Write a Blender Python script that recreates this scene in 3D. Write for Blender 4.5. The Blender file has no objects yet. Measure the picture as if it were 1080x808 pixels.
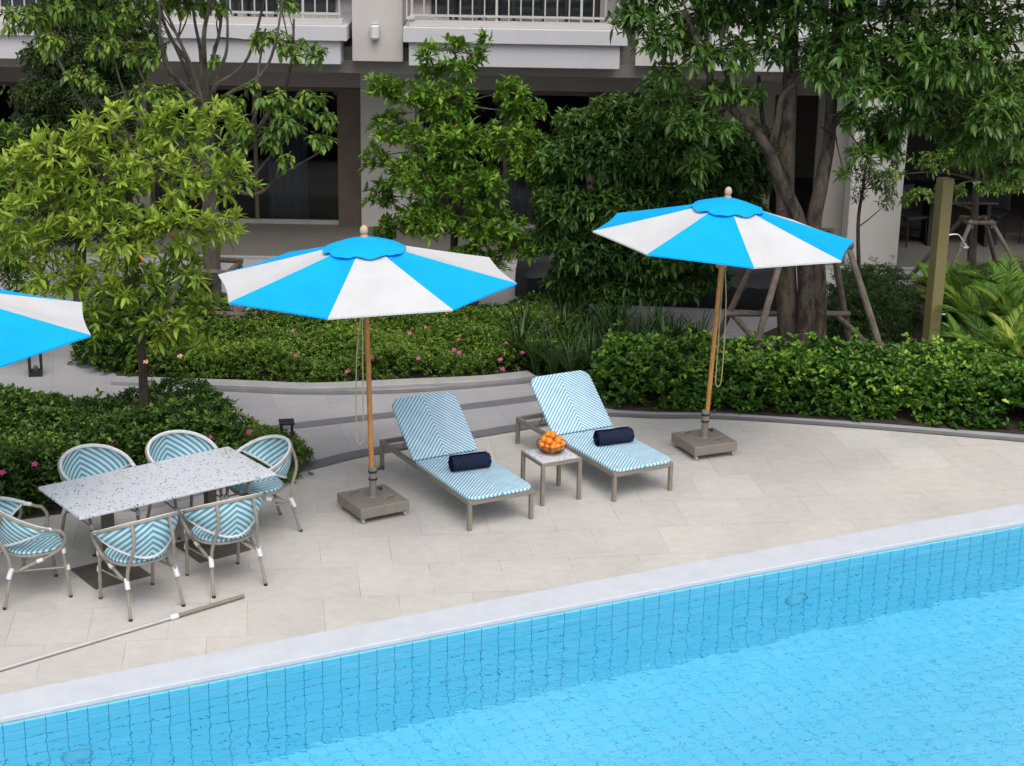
import bpy, math, random
import numpy as np
from mathutils import Vector, Matrix
random.seed(7); rng = np.random.default_rng(11)
PI = math.pi; rad = math.radians
scene = bpy.context.scene
COL = scene.collection

# ------------------------------------------------------------------ camera
F_PX, PITCH, ROLL, CAM_H = 1800.0, rad(17.3), rad(1.0), 5.9
Fv = Vector((0, math.cos(PITCH), -math.sin(PITCH))); R0 = Vector((1, 0, 0)); U0 = R0.cross(Fv)
Rv = math.cos(ROLL)*R0 + math.sin(ROLL)*U0; Uv = Rv.cross(Fv)
CAM = Vector((0, 0, CAM_H))
cd = bpy.data.cameras.new('camera'); cam = bpy.data.objects.new('camera', cd); COL.objects.link(cam)
cam.matrix_world = Matrix(((Rv.x, Uv.x, -Fv.x, CAM.x), (Rv.y, Uv.y, -Fv.y, CAM.y), (Rv.z, Uv.z, -Fv.z, CAM.z), (0, 0, 0, 1)))
cd.sensor_width = 36; cd.lens = F_PX/1080*36; cd.clip_start = 0.1; cd.clip_end = 1000
scene.camera = cam
def ray(u, v): return Fv + Rv*((u-540)/F_PX) - Uv*((v-404)/F_PX)
def G(u, v, z=0.0):
    d = ray(u, v); return CAM + d*((z-CAM_H)/d.z)
def AY(u, v, Y):
    d = ray(u, v); return CAM + d*(Y/d.y)

# ------------------------------------------------------------------ materials
def nmat(name):
    m = bpy.data.materials.new(name); m.use_nodes = True
    nt = m.node_tree; b = nt.nodes['Principled BSDF']
    return m, nt, b
def lk(nt, a, b): nt.links.new(a, b)
def rampn(nt, stops, interp='LINEAR'):
    r = nt.nodes.new('ShaderNodeValToRGB'); cr = r.color_ramp; cr.interpolation = interp
    while len(cr.elements) < len(stops): cr.elements.new(0.5)
    for e, (p, c) in zip(cr.elements, stops): e.position = p; e.color = (*c, 1)
    return r
def coord(nt, kind='Object'):
    return nt.nodes.new('ShaderNodeTexCoord').outputs[kind]
def noise(nt, vec, scale, detail=3, rough=.55):
    n = nt.nodes.new('ShaderNodeTexNoise'); n.inputs['Scale'].default_value = scale
    n.inputs['Detail'].default_value = detail; n.inputs['Roughness'].default_value = rough
    if vec is not None: lk(nt, vec, n.inputs['Vector'])
    return n.outputs['Fac']
def bump(nt, b, h, strength=.3, dist=.01):
    n = nt.nodes.new('ShaderNodeBump'); n.inputs['Strength'].default_value = strength; n.inputs['Distance'].default_value = dist
    lk(nt, h, n.inputs['Height']); lk(nt, n.outputs['Normal'], b.inputs['Normal']); return n
def mth(nt, op, a, b=None, clamp=False):
    n = nt.nodes.new('ShaderNodeMath'); n.operation = op; n.use_clamp = clamp
    for i, x in enumerate((a, b)):
        if x is None: continue
        if isinstance(x, (int, float)): n.inputs[i].default_value = x
        else: lk(nt, x, n.inputs[i])
    return n.outputs[0]
def mix(nt, fac, a, b, blend='MIX'):
    n = nt.nodes.new('ShaderNodeMix'); n.data_type = 'RGBA'; n.blend_type = blend
    for i, x in ((0, fac), (6, a), (7, b)):
        if isinstance(x, (int, float)): n.inputs[i].default_value = x
        elif isinstance(x, tuple): n.inputs[i].default_value = (*x, 1)
        else: lk(nt, x, n.inputs[i])
    return n.outputs[2]
def simple(name, c, rough=.6, var=.12, scale=6, bmp=0.0, bscale=40, metal=0.0, spec=.4, grime=0.0):
    m, nt, b = nmat(name); co = coord(nt)
    n = noise(nt, co, scale, 5)
    lo = tuple(x*(1-var) for x in c); hi = tuple(min(1, x*(1+var)) for x in c)
    r = rampn(nt, [(.3, lo), (.7, hi)]); lk(nt, n, r.inputs[0])
    out = r.outputs[0]
    if grime:
        g = rampn(nt, [(.55, (1, 1, 1)), (.75, (1-grime,)*3)]); lk(nt, noise(nt, co, scale*3.1, 6, .7), g.inputs[0])
        out = mix(nt, 1.0, out, g.outputs[0], 'MULTIPLY')
    lk(nt, out, b.inputs['Base Color'])
    b.inputs['Roughness'].default_value = rough; b.inputs['Metallic'].default_value = metal; b.inputs['Specular IOR Level'].default_value = spec
    if bmp: bump(nt, b, noise(nt, co, bscale, 4), bmp, .01)
    return m
def leafmat(name, stops, transl=.3, rough=.45, spec=.35):
    m, nt, b = nmat(name)
    a = nt.nodes.new('ShaderNodeAttribute'); a.attribute_name = 'rnd'
    r = rampn(nt, stops); lk(nt, a.outputs['Fac'], r.inputs[0])
    lk(nt, r.outputs[0], b.inputs['Base Color']); b.inputs['Roughness'].default_value = rough; b.inputs['Specular IOR Level'].default_value = spec
    t = nt.nodes.new('ShaderNodeBsdfTranslucent')
    lk(nt, mix(nt, .5, r.outputs[0], (.16, .22, .02)), t.inputs['Color'])
    ms = nt.nodes.new('ShaderNodeMixShader'); ms.inputs[0].default_value = transl
    lk(nt, b.outputs[0], ms.inputs[1]); lk(nt, t.outputs[0], ms.inputs[2])
    lk(nt, ms.outputs[0], nt.nodes['Material Output'].inputs['Surface'])
    return m
M = {}
M['taupe'] = simple('taupe_metal', (.21, .185, .15), .5, .10, 9, .1, 60)
M['cane'] = simple('cane_tube', (.25, .22, .185), .5, .16, 14, .15, 50)
M['lash'] = simple('white_lashing', (.62, .63, .65), .6, .05, 20, .3, 150)
M['dark_metal'] = simple('dark_metal', (.085, .075, .062), .5, .15, 8)
M['base_metal'] = simple('base_paint', (.20, .175, .15), .55, .12, 5, .1, 80, grime=.25)
M['black'] = simple('black_metal', (.018, .018, .02), .5, .2, 9)
M['blackfab'] = simple('black_cover', (.010, .011, .013), .55, .25, 4, .4, 12)
M['wood'] = simple('varnished_wood', (.46, .20, .055), .35, .14, 12, .1, 60)
M['finial'] = simple('finial_wood', (.50, .36, .24), .5, .10, 12)
M['rope'] = simple('cord_rope', (.42, .36, .22), .8, .1, 60)
M['chrome'] = simple('chrome', (.75, .76, .78), .15, .03, 9, metal=1.0)
M['white'] = simple('white_paint', (.55, .58, .56), .5, .03, 4)
M['fascia'] = simple('white_render', (.48, .475, .49), .7, .035, 1.3, .06, 60, grime=.06)
M['wall'] = simple('grey_render', (.47, .445, .42), .8, .05, 1.4, .08, 60, grime=.08)
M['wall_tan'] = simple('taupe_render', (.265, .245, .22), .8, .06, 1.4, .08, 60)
M['brown'] = simple('brown_panel', (.10, .075, .055), .6, .12, 3)
M['frame'] = simple('window_frame', (.20, .19, .18), .45, .05, 4)
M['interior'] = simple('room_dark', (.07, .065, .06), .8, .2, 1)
M['curtain'] = simple('curtain_cloth', (.42, .44, .48), .9, .1, 8)
M['terrace'] = simple('shade_darkened_terrace_stone', (.125, .115, .10), .6, .08, 1.5, .05, 40)  # stone colour darkened to stand in for shade under the balconies
M['railing'] = simple('railing_paint', (.46, .44, .42), .5, .05, 6)
M['olive'] = simple('olive_post', (.235, .20, .085), .6, .09, 3, .08, 50)
M['soil'] = simple('bed_soil', (.035, .026, .018), .95, .4, 7, .8, 25)
M['kerb'] = simple('kerb_stone', (.30, .295, .285), .8, .09, 5, .15, 60, grime=.2)
M['stripe'] = simple('dark_paving', (.135, .135, .14), .75, .14, 5, .1, 60, grime=.15)
M['navy'] = simple('navy_towel', (.017, .023, .052), .95, .3, 40, .9, 260, spec=.1)
M['orange'] = simple('orange_peel', (.85, .24, .018), .4, .16, 14, .35, 260)
M['wire'] = simple('bronze_wire', (.14, .085, .04), .4, .1, 9, metal=.6)
M['pole_alu'] = simple('aluminium_pole', (.55, .54, .53), .35, .08, 8, metal=.4)
M['pink'] = simple('pink_petal', (.50, .05, .22), .6, .2, 20)
M['redfl'] = simple('frangipani_petal', (.75, .35, .22), .6, .3, 20)
M['stake'] = simple('weathered_stake', (.115, .092, .075), .9, .35, 9, .5, 30, grime=.4)

def bark(name, c1, c2, sc=5):
    m, nt, b = nmat(name); co = coord(nt)
    mp = nt.nodes.new('ShaderNodeMapping'); mp.inputs['Scale'].default_value = (1, 1, .35); lk(nt, co, mp.inputs[0])
    n = noise(nt, mp.outputs[0], sc, 8, .7); r = rampn(nt, [(.40, c1), (.5, tuple((a+b_)/2 for a, b_ in zip(c1, c2))), (.62, c2)]); lk(nt, n, r.inputs[0])
    lk(nt, r.outputs[0], b.inputs['Base Color']); b.inputs['Roughness'].default_value = .9
    bump(nt, b, noise(nt, mp.outputs[0], sc*2.5, 8, .75), 1.0, .06); return m
M['bark'] = bark('rough_bark', (.014, .010, .007), (.125, .095, .068), 9)
M['bark_dark'] = bark('dark_bark', (.035, .028, .02), (.10, .08, .058))
M['bark_pale'] = bark('pale_bark', (.05, .04, .032), (.17, .145, .12))

# leaves (real leaf albedos, spread of ages within one plant)
M['leaf_yellow'] = leafmat('leaf_yellow_green', [(0, (.04, .09, .010)), (.3, (.13, .23, .022)), (.7, (.34, .46, .055)), (.985, (.46, .54, .08)), (1, (.55, .20, .02))], .38)
M['leaf_conifer'] = leafmat('leaf_dense_dark', [(0, (.012, .03, .008)), (.6, (.03, .065, .012)), (.93, (.09, .13, .02)), (1, (.14, .18, .03))], .15, .6)
M['leaf_round'] = leafmat('leaf_round_mid', [(0, (.03, .075, .018)), (.5, (.10, .20, .03)), (.85, (.24, .33, .05)), (.985, (.30, .32, .05)), (1, (.50, .12, .02))], .3)
M['leaf_bright'] = leafmat('leaf_bright_green', [(0, (.022, .065, .009)), (.4, (.075, .17, .018)), (.8, (.17, .33, .03)), (.99, (.28, .40, .05)), (1, (.4, .13, .02))], .3)
M['leaf_deep'] = leafmat('leaf_deep_green', [(0, (.012, .036, .009)), (.45, (.036, .095, .017)), (.85, (.10, .20, .035)), (.99, (.16, .22, .04)), (1, (.35, .12, .02))], .25)
M['leaf_big'] = leafmat('leaf_long_green', [(0, (.016, .045, .012)), (.45, (.065, .15, .026)), (.8, (.17, .31, .06)), (.985, (.20, .27, .05)), (1, (.5, .13, .02))], .28, .35, .5)
M['leaf_hedge'] = leafmat('leaf_hedge', [(0, (.010, .04, .008)), (.45, (.045, .13, .016)), (.78, (.11, .235, .027)), (1, (.29, .45, .055))], .22, .4)
M['leaf_cover'] = leafmat('leaf_ground_cover', [(0, (.03, .075, .010)), (.5, (.085, .17, .018)), (.85, (.16, .25, .03)), (1, (.30, .36, .05))], .3)
M['leaf_left'] = leafmat('leaf_left_bed', [(0, (.010, .03, .008)), (.5, (.038, .095, .014)), (.8, (.10, .19, .025)), (1, (.22, .34, .05))], .25)
M['leaf_strap'] = leafmat('leaf_strap', [(0, (.010, .03, .007)), (.6, (.025, .065, .015)), (.93, (.07, .12, .03)), (1, (.25, .28, .08))], .25)
M['leaf_palm'] = leafmat('leaf_palm', [(0, (.02, .07, .01)), (.45, (.12, .25, .025)), (.8, (.25, .40, .05)), (1, (.48, .42, .07))], .35)
M['leaf_feather'] = leafmat('leaf_feathery', [(0, (.012, .04, .01)), (.6, (.035, .09, .022)), (1, (.09, .16, .04))], .25)

def deck_material():
    m, nt, b = nmat('deck_tiles'); co = coord(nt)
    mp = nt.nodes.new('ShaderNodeMapping'); mp.inputs['Rotation'].default_value = (0, 0, rad(-8)); mp.inputs['Location'].default_value = (.33, -.17, 0)
    lk(nt, co, mp.inputs[0])
    br = nt.nodes.new('ShaderNodeTexBrick'); br.offset = .5
    br.inputs['Scale'].default_value = 1; br.inputs['Brick Width'].default_value = .615; br.inputs['Row Height'].default_value = .64
    br.inputs['Mortar Size'].default_value = .0022; br.inputs['Mortar Smooth'].default_value = .25; br.inputs['Bias'].default_value = 0
    br.inputs['Color1'].default_value = (.470, .440, .408, 1); br.inputs['Color2'].default_value = (.515, .482, .448, 1); br.inputs['Mortar'].default_value = (.22, .20, .18, 1)
    lk(nt, mp.outputs[0], br.inputs['Vector'])
    mk = rampn(nt, [(.42, (0, 0, 0)), (.60, (1, 1, 1))]); lk(nt, noise(nt, co, 1.9, 4, .7), mk.inputs[0])
    base = mix(nt, mth(nt, 'MULTIPLY', br.outputs['Fac'], mk.outputs[0]), mix(nt, br.outputs['Fac'], br.outputs['Color'], (.475, .442, .41)), (.20, .18, .16))
    # blotchy weathering of the stone
    g = rampn(nt, [(.28, (.86, .865, .88)), (.5, (.97, .97, .97)), (.72, (1.06, 1.05, 1.03))]); lk(nt, noise(nt, co, .8, 6, .6), g.inputs[0])
    c = mix(nt, 1.0, base, g.outputs[0], 'MULTIPLY')
    g2 = rampn(nt, [(.35, (.92, .92, .92)), (.65, (1.04, 1.04, 1.04))]); lk(nt, noise(nt, co, 9, 8, .7), g2.inputs[0])
    c = mix(nt, 1.0, c, g2.outputs[0], 'MULTIPLY')
    g3 = rampn(nt, [(.70, (1, 1, 1)), (.78, (.72, .68, .62))]); lk(nt, noise(nt, co, 5.3, 9, .8), g3.inputs[0])
    c = mix(nt, .55, c, mix(nt, 1.0, c, g3.outputs[0], 'MULTIPLY'))
    lk(nt, c, b.inputs['Base Color'])
    rr = rampn(nt, [(.3, (.5,)*3), (.7, (.75,)*3)]); lk(nt, noise(nt, co, 2, 4), rr.inputs[0]); lk(nt, rr.outputs[0], b.inputs['Roughness'])
    h = mth(nt, 'SUBTRACT', mth(nt, 'MULTIPLY', noise(nt, co, 60, 5), .15), br.outputs['Fac'])
    bump(nt, b, h, .35, .004); return m
M['deck'] = deck_material()
def path_material():
    m, nt, b = nmat('grey_paving'); co = coord(nt)
    mp = nt.nodes.new('ShaderNodeMapping'); mp.inputs['Rotation'].default_value = (0, 0, rad(-14)); lk(nt, co, mp.inputs[0])
    br = nt.nodes.new('ShaderNodeTexBrick'); br.offset = 0
    br.inputs['Scale'].default_value = 1; br.inputs['Brick Width'].default_value = .6; br.inputs['Row Height'].default_value = .6
    br.inputs['Mortar Size'].default_value = .003; br.inputs['Mortar Smooth'].default_value = .3
    br.inputs['Color1'].default_value = (.30, .29, .30, 1); br.inputs['Color2'].default_value = (.325, .315, .32, 1); br.inputs['Mortar'].default_value = (.24, .23, .235, 1)
    lk(nt, mp.outputs[0], br.inputs['Vector'])
    g = rampn(nt, [(.3, (.88, .88, .9)), (.7, (1.06, 1.05, 1.04))]); lk(nt, noise(nt, co, 1.2, 7, .65), g.inputs[0])
    lk(nt, mix(nt, 1.0, br.outputs['Color'], g.outputs[0], 'MULTIPLY'), b.inputs['Base Color'])
    b.inputs['Roughness'].default_value = .8; bump(nt, b, noise(nt, co, 70, 5), .2, .004); return m
M['path'] = path_material()
def coping_material():
    m, nt, b = nmat('coping_stone'); co = coord(nt, 'UV')
    sp = nt.nodes.new('ShaderNodeSeparateXYZ'); lk(nt, co, sp.inputs[0])
    fr = mth(nt, 'FRACT', mth(nt, 'DIVIDE', sp.outputs[0], .9)); j = mth(nt, 'LESS_THAN', fr, .004)
    g = rampn(nt, [(.25, (.43, .455, .50)), (.5, (.49, .51, .555)), (.75, (.53, .55, .59))]); lk(nt, noise(nt, co, 4, 8, .7), g.inputs[0])
    c = mix(nt, mth(nt, 'MULTIPLY', j, .12), g.outputs[0], (.3, .3, .32))
    g3 = rampn(nt, [(.62, (1, 1, 1)), (.74, (.66, .63, .59))]); lk(nt, noise(nt, co, 11, 9, .8), g3.inputs[0])
    c = mix(nt, .5, c, mix(nt, 1.0, c, g3.outputs[0], 'MULTIPLY'))
    lk(nt, c, b.inputs['Base Color']); b.inputs['Roughness'].default_value = .65; bump(nt, b, noise(nt, co, 60, 5), .25, .003); return m
M['coping'] = coping_material()
def tile_material(name='pool_tiles', mort=(.03, .26, .48, 1), g=0.0):
    m, nt, b = nmat(name); uv = coord(nt, 'UV')
    br = nt.nodes.new('ShaderNodeTexBrick'); br.offset = 0
    br.inputs['Scale'].default_value = 1; br.inputs['Brick Width'].default_value = .15; br.inputs['Row Height'].default_value = .15
    br.inputs['Mortar Size'].default_value = .0032; br.inputs['Mortar Smooth'].default_value = .1
    br.inputs['Color1'].default_value = (.22, .80, .985, 1); br.inputs['Color2'].default_value = (.26, .815, .99, 1); br.inputs['Mortar'].default_value = mort
    br.inputs['Color1'].default_value = (.22-g*.4, .80-g, .985, 1); br.inputs['Color2'].default_value = (.26-g*.4, .815-g, .99, 1)
    lk(nt, uv, br.inputs['Vector']); lk(nt, br.outputs['Color'], b.inputs['Base Color']); b.inputs['Roughness'].default_value = .25
    return m
M['tile'] = tile_material(); M['tile_floor'] = tile_material('pool_floor_tiles', (.07, .40, .66, 1), .09)
def water_material():
    m, nt, b = nmat('pool_water'); nt.nodes.remove(b)
    co = coord(nt)
    mp = nt.nodes.new('ShaderNodeMapping'); mp.inputs['Rotation'].default_value = (0, 0, rad(-20)); mp.inputs['Scale'].default_value = (1, 1.7, 1); lk(nt, co, mp.inputs[0])
    h1 = noise(nt, mp.outputs[0], 1.6, 1, .5); h2 = noise(nt, mp.outputs[0], 5.5, 1, .5); h3 = noise(nt, mp.outputs[0], 13, 1, .5)
    h = mth(nt, 'ADD', mth(nt, 'MULTIPLY', h1, .9), mth(nt, 'ADD', mth(nt, 'MULTIPLY', h2, .5), mth(nt, 'MULTIPLY', h3, .14)))
    bp = nt.nodes.new('ShaderNodeBump'); bp.inputs['Strength'].default_value = 1.0; bp.inputs['Distance'].default_value = .0125
    lk(nt, h, bp.inputs['Height'])
    rf = nt.nodes.new('ShaderNodeBsdfRefraction'); rf.inputs['IOR'].default_value = 1.33; rf.inputs['Roughness'].default_value = 0; rf.inputs['Color'].default_value = (.97, .995, 1, 1)
    gl = nt.nodes.new('ShaderNodeBsdfGlossy'); gl.inputs['Roughness'].default_value = .02
    fr = nt.nodes.new('ShaderNodeFresnel'); fr.inputs['IOR'].default_value = 1.33
    for n in (rf, gl, fr): lk(nt, bp.outputs[0], n.inputs['Normal'])
    ms = nt.nodes.new('ShaderNodeMixShader'); lk(nt, fr.outputs[0], ms.inputs[0]); lk(nt, rf.outputs[0], ms.inputs[1]); lk(nt, gl.outputs[0], ms.inputs[2])
    lk(nt, ms.outputs[0], nt.nodes['Material Output'].inputs['Surface'])
    return m
M['water'] = water_material()
def glass_material():
    m, nt, b = nmat('window_glass'); nt.nodes.remove(b)
    t = nt.nodes.new('ShaderNodeBsdfTransparent'); t.inputs['Color'].default_value = (.55, .58, .60, 1)
    gl = nt.nodes.new('ShaderNodeBsdfGlossy'); gl.inputs['Roughness'].default_value = .03
    fr = nt.nodes.new('ShaderNodeFresnel'); fr.inputs['IOR'].default_value = 1.5
    ms = nt.nodes.new('ShaderNodeMixShader'); lk(nt, fr.outputs[0], ms.inputs[0]); lk(nt, t.outputs[0], ms.inputs[1]); lk(nt, gl.outputs[0], ms.inputs[2])
    lk(nt, ms.outputs[0], nt.nodes['Material Output'].inputs['Surface']); return m
M['glass'] = glass_material()
def chevron(name, kind, pitch, c1, c2, up=1.0, duty=.5):
    m, nt, b = nmat(name); co = coord(nt, kind)
    sp = nt.nodes.new('ShaderNodeSeparateXYZ'); lk(nt, co, sp.inputs[0])
    ax = mth(nt, 'ABSOLUTE', sp.outputs[0]); v = mth(nt, 'ADD', mth(nt, 'MULTIPLY', sp.outputs[1], up), ax)
    fr = mth(nt, 'FRACT', mth(nt, 'ADD', mth(nt, 'DIVIDE', v, pitch), 40.0))
    t = mth(nt, 'PINGPONG', fr, .5)
    r = rampn(nt, [(0, c1), (duty*.5-.03, c1), (duty*.5+.03, c2), (1, c2)]); lk(nt, t, r.inputs[0])
    # woven strands
    w = mth(nt, 'MULTIPLY', mth(nt, 'SINE', mth(nt, 'MULTIPLY', sp.outputs[0], 2*PI/.008)), mth(nt, 'SINE', mth(nt, 'MULTIPLY', sp.outputs[1], 2*PI/.008)))
    wv = rampn(nt, [(0, (.86,)*3), (1, (1.04,)*3)]); lk(nt, mth(nt, 'ADD', mth(nt, 'MULTIPLY', w, .5), .5), wv.inputs[0])
    c = mix(nt, 1.0, r.outputs[0], wv.outputs[0], 'MULTIPLY')
    g = rampn(nt, [(.3, (.88,)*3), (.7, (1.05,)*3)]); lk(nt, noise(nt, co, 9, 5), g.inputs[0])
    lk(nt, mix(nt, 1.0, c, g.outputs[0], 'MULTIPLY'), b.inputs['Base Color'])
    b.inputs['Roughness'].default_value = .55; bump(nt, b, w, .25, .002); return m
M['lounger_weave'] = chevron('lounger_chevron', 'Object', .042, (.105, .39, .58), (.68, .75, .77), 1, .50)
M['chair_weave'] = chevron('chair_chevron', 'UV', .051, (.07, .29, .38), (.54, .66, .70), 1, .50)
def terrazzo(name='terrazzo'):
    m, nt, b = nmat(name); co = coord(nt)
    v1 = nt.nodes.new('ShaderNodeTexVoronoi'); v1.inputs['Scale'].default_value = 38; lk(nt, co, v1.inputs['Vector'])
    v2 = nt.nodes.new('ShaderNodeTexVoronoi'); v2.inputs['Scale'].default_value = 55; lk(nt, co, v2.inputs['Vector'])
    sp1 = nt.nodes.new('ShaderNodeSeparateColor'); lk(nt, v1.outputs['Color'], sp1.inputs[0])
    sp2 = nt.nodes.new('ShaderNodeSeparateColor'); lk(nt, v2.outputs['Color'], sp2.inputs[0])
    a1 = mth(nt, 'LESS_THAN', v1.outputs['Distance'], mth(nt, 'MULTIPLY', mth(nt, 'SUBTRACT', sp1.outputs[0], .35), .64))
    a2 = mth(nt, 'LESS_THAN', v2.outputs['Distance'], mth(nt, 'MULTIPLY', mth(nt, 'SUBTRACT', sp2.outputs[0], .35), .6))
    chip = rampn(nt, [(0, (.02, .025, .05)), (.3, (.10, .07, .07)), (.55, (.30, .25, .22)), (.75, (.22, .28, .42)), (1, (.04, .04, .05))], 'CONSTANT')
    lk(nt, sp1.outputs[1], chip.inputs[0])
    chip2 = rampn(nt, [(0, (.05, .05, .07)), (.4, (.35, .30, .27)), (.7, (.30, .36, .48))], 'CONSTANT'); lk(nt, sp2.outputs[1], chip2.inputs[0])
    c = mix(nt, a2, (.57, .585, .625), chip2.outputs[0]); c = mix(nt, a1, c, chip.outputs[0])
    lk(nt, c, b.inputs['Base Color']); b.inputs['Roughness'].default_value = .35; return m
M['terrazzo'] = terrazzo()
def cloth(name, c, tr=.25):
    m, nt, b = nmat(name); co = coord(nt)
    r = rampn(nt, [(.3, tuple(x*.93 for x in c)), (.7, tuple(min(1, x*1.04) for x in c))]); lk(nt, noise(nt, co, 2.5, 5), r.inputs[0])
    lk(nt, r.outputs[0], b.inputs['Base Color']); b.inputs['Roughness'].default_value = .85; b.inputs['Specular IOR Level'].default_value = .15
    bump(nt, b, noise(nt, co, 5, 3), .35, .03)
    t = nt.nodes.new('ShaderNodeBsdfTranslucent'); lk(nt, r.outputs[0], t.inputs['Color'])
    ms = nt.nodes.new('ShaderNodeMixShader'); ms.inputs[0].default_value = tr
    lk(nt, b.outputs[0], ms.inputs[1]); lk(nt, t.outputs[0], ms.inputs[2]); lk(nt, ms.outputs[0], nt.nodes['Material Output'].inputs['Surface']); return m
M['blue_cloth'] = cloth('blue_canvas', (.004, .40, .90), .12)
M['white_cloth'] = cloth('white_canvas', (.595, .595, .605), .12)

# ------------------------------------------------------------------ mesh helpers
def tagp(o, label=None, cat=None, group=None, kind=None):
    if label: o['label'] = label
    if cat: o['category'] = cat
    if group: o['group'] = group
    if kind: o['kind'] = kind
    return o
def empty(name, loc=(0, 0, 0), rz=0.0, **k):
    o = bpy.data.objects.new(name, None); COL.objects.link(o); o.location = loc; o.rotation_euler = (0, 0, rz); o.empty_display_size = .1
    return tagp(o, **k)
def copy_tree(o, parent=None):
    c = o.copy(); COL.objects.link(c); c.parent = parent
    for ch in list(o.children): copy_tree(ch, c)
    return c
class MB:
    def __init__(s): s.v = []; s.f = []; s.m = []; s.uv = None
    def add(s, vs, fs, mi=0):
        o = len(s.v); s.v += [tuple(p) for p in vs]; s.f += [tuple(i+o for i in f) for f in fs]; s.m += [mi]*len(fs); return s
    def box(s, cx, cy, cz, sx, sy, sz, rz=0.0, mi=0, bev=0.0):
        x, y, z = sx/2, sy/2, sz/2; c_, s_ = math.cos(rz), math.sin(rz)
        if bev <= 0:
            pts = [(-x, -y, -z), (x, -y, -z), (x, y, -z), (-x, y, -z), (-x, -y, z), (x, -y, z), (x, y, z), (-x, y, z)]
            fs = [(0, 3, 2, 1), (4, 5, 6, 7), (0, 1, 5, 4), (1, 2, 6, 5), (2, 3, 7, 6), (3, 0, 4, 7)]
        else:
            b = min(bev, x*.9, y*.9, z*.9); pts = []; fs = []
            ring = [(-x+b, -y), (x-b, -y), (x, -y+b), (x, y-b), (x-b, y), (-x+b, y), (-x, y-b), (-x, -y+b)]
            inner = [(-x+b, -y+b), (x-b, -y+b), (x-b, -y+b), (x-b, y-b), (x-b, y-b), (-x+b, y-b), (-x+b, y-b), (-x+b, -y+b)]
            for zz, rr in ((-z, inner), (-z+b, ring), (z-b, ring), (z, inner)): pts += [(p[0], p[1], zz) for p in rr]
            for k in range(3):
                for i in range(8):
                    j = (i+1) % 8; fs.append((k*8+i, k*8+j, (k+1)*8+j, (k+1)*8+i))
            fs.append(tuple(reversed(range(8)))); fs.append(tuple(range(24, 32)))
        return s.add([(cx+p[0]*c_-p[1]*s_, cy+p[0]*s_+p[1]*c_, cz+p[2]) for p in pts], fs, mi)
    def tube(s, pts, r, n=8, mi=0, cap=True, closed=False):
        P = [Vector(p) for p in pts]; k = len(P)
        rs = r if isinstance(r, (list, tuple)) else [r]*k
        vs = []; fs = []; nrm = None
        for i in range(k):
            if closed: t = P[(i+1) % k]-P[i-1]
            else: t = P[min(i+1, k-1)]-P[max(i-1, 0)]
            if t.length < 1e-9: t = Vector((0, 0, 1))
            t.normalize()
            if nrm is None:
                nrm = t.cross(Vector((0, 0, 1)) if abs(t.z) < .9 else Vector((1, 0, 0)))
            nrm = nrm - t*nrm.dot(t)
            if nrm.length < 1e-6: nrm = t.orthogonal()
            nrm.normalize(); b = t.cross(nrm)
            for j in range(n):
                a = 2*PI*j/n; vs.append(P[i]+(nrm*math.cos(a)+b*math.sin(a))*rs[i])
        for i in range(k if closed else k-1):
            i2 = (i+1) % k
            for j in range(n):
                j2 = (j+1) % n; fs.append((i*n+j, i*n+j2, i2*n+j2, i2*n+j))
        if cap and not closed: fs.append(tuple(reversed(range(n)))); fs.append(tuple(range((k-1)*n, k*n)))
        return s.add(vs, fs, mi)
    def lathe(s, prof, cx=0, cy=0, n=20, mi=0):
        vs = []; fs = []
        for r, z in prof:
            for j in range(n): a = 2*PI*j/n; vs.append((cx+r*math.cos(a), cy+r*math.sin(a), z))
        for i in range(len(prof)-1):
            for j in range(n): j2 = (j+1) % n; fs.append((i*n+j, i*n+j2, (i+1)*n+j2, (i+1)*n+j))
        fs.append(tuple(reversed(range(n)))); fs.append(tuple(range((len(prof)-1)*n, len(prof)*n)))
        return s.add(vs, fs, mi)
    def ball(s, c, r, n=12, m=8, mi=0, sq=(1, 1, 1)):
        vs = []; fs = []
        for i in range(1, m):
            p = PI*i/m
            for j in range(n): a = 2*PI*j/n; vs.append((c[0]+r*sq[0]*math.sin(p)*math.cos(a), c[1]+r*sq[1]*math.sin(p)*math.sin(a), c[2]+r*sq[2]*math.cos(p)))
        t = len(vs); vs += [(c[0], c[1], c[2]+r*sq[2]), (c[0], c[1], c[2]-r*sq[2])]
        for j in range(n):
            j2 = (j+1) % n; fs.append((t, j, j2)); fs.append((t+1, (m-2)*n+j2, (m-2)*n+j))
            for i in range(m-2): fs.append((i*n+j, (i+1)*n+j, (i+1)*n+j2, i*n+j2))
        return s.add(vs, fs, mi)
    def build(s, name, mats, parent=None, smooth=True, uv=None, **k):
        me = bpy.data.meshes.new(name); me.from_pydata(s.v, [], s.f)
        for m in (mats if isinstance(mats, (list, tuple)) else [mats]): me.materials.append(m)
        me.polygons.foreach_set('material_index', s.m)
        if smooth: me.polygons.foreach_set('use_smooth', [True]*len(s.f))
        if uv is not None:
            l = me.uv_layers.new(name='UVMap'); vi = np.empty(len(me.loops), dtype=np.int32); me.loops.foreach_get('vertex_index', vi)
            l.data.foreach_set('uv', np.asarray(uv, dtype=np.float32)[vi].ravel())
        me.update()
        if smooth:
            try: me.set_sharp_from_angle(angle=rad(35))
            except Exception: pass
        o = bpy.data.objects.new(name, me); COL.objects.link(o)
        if parent is not None: o.parent = parent
        return tagp(o, **k)
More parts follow.
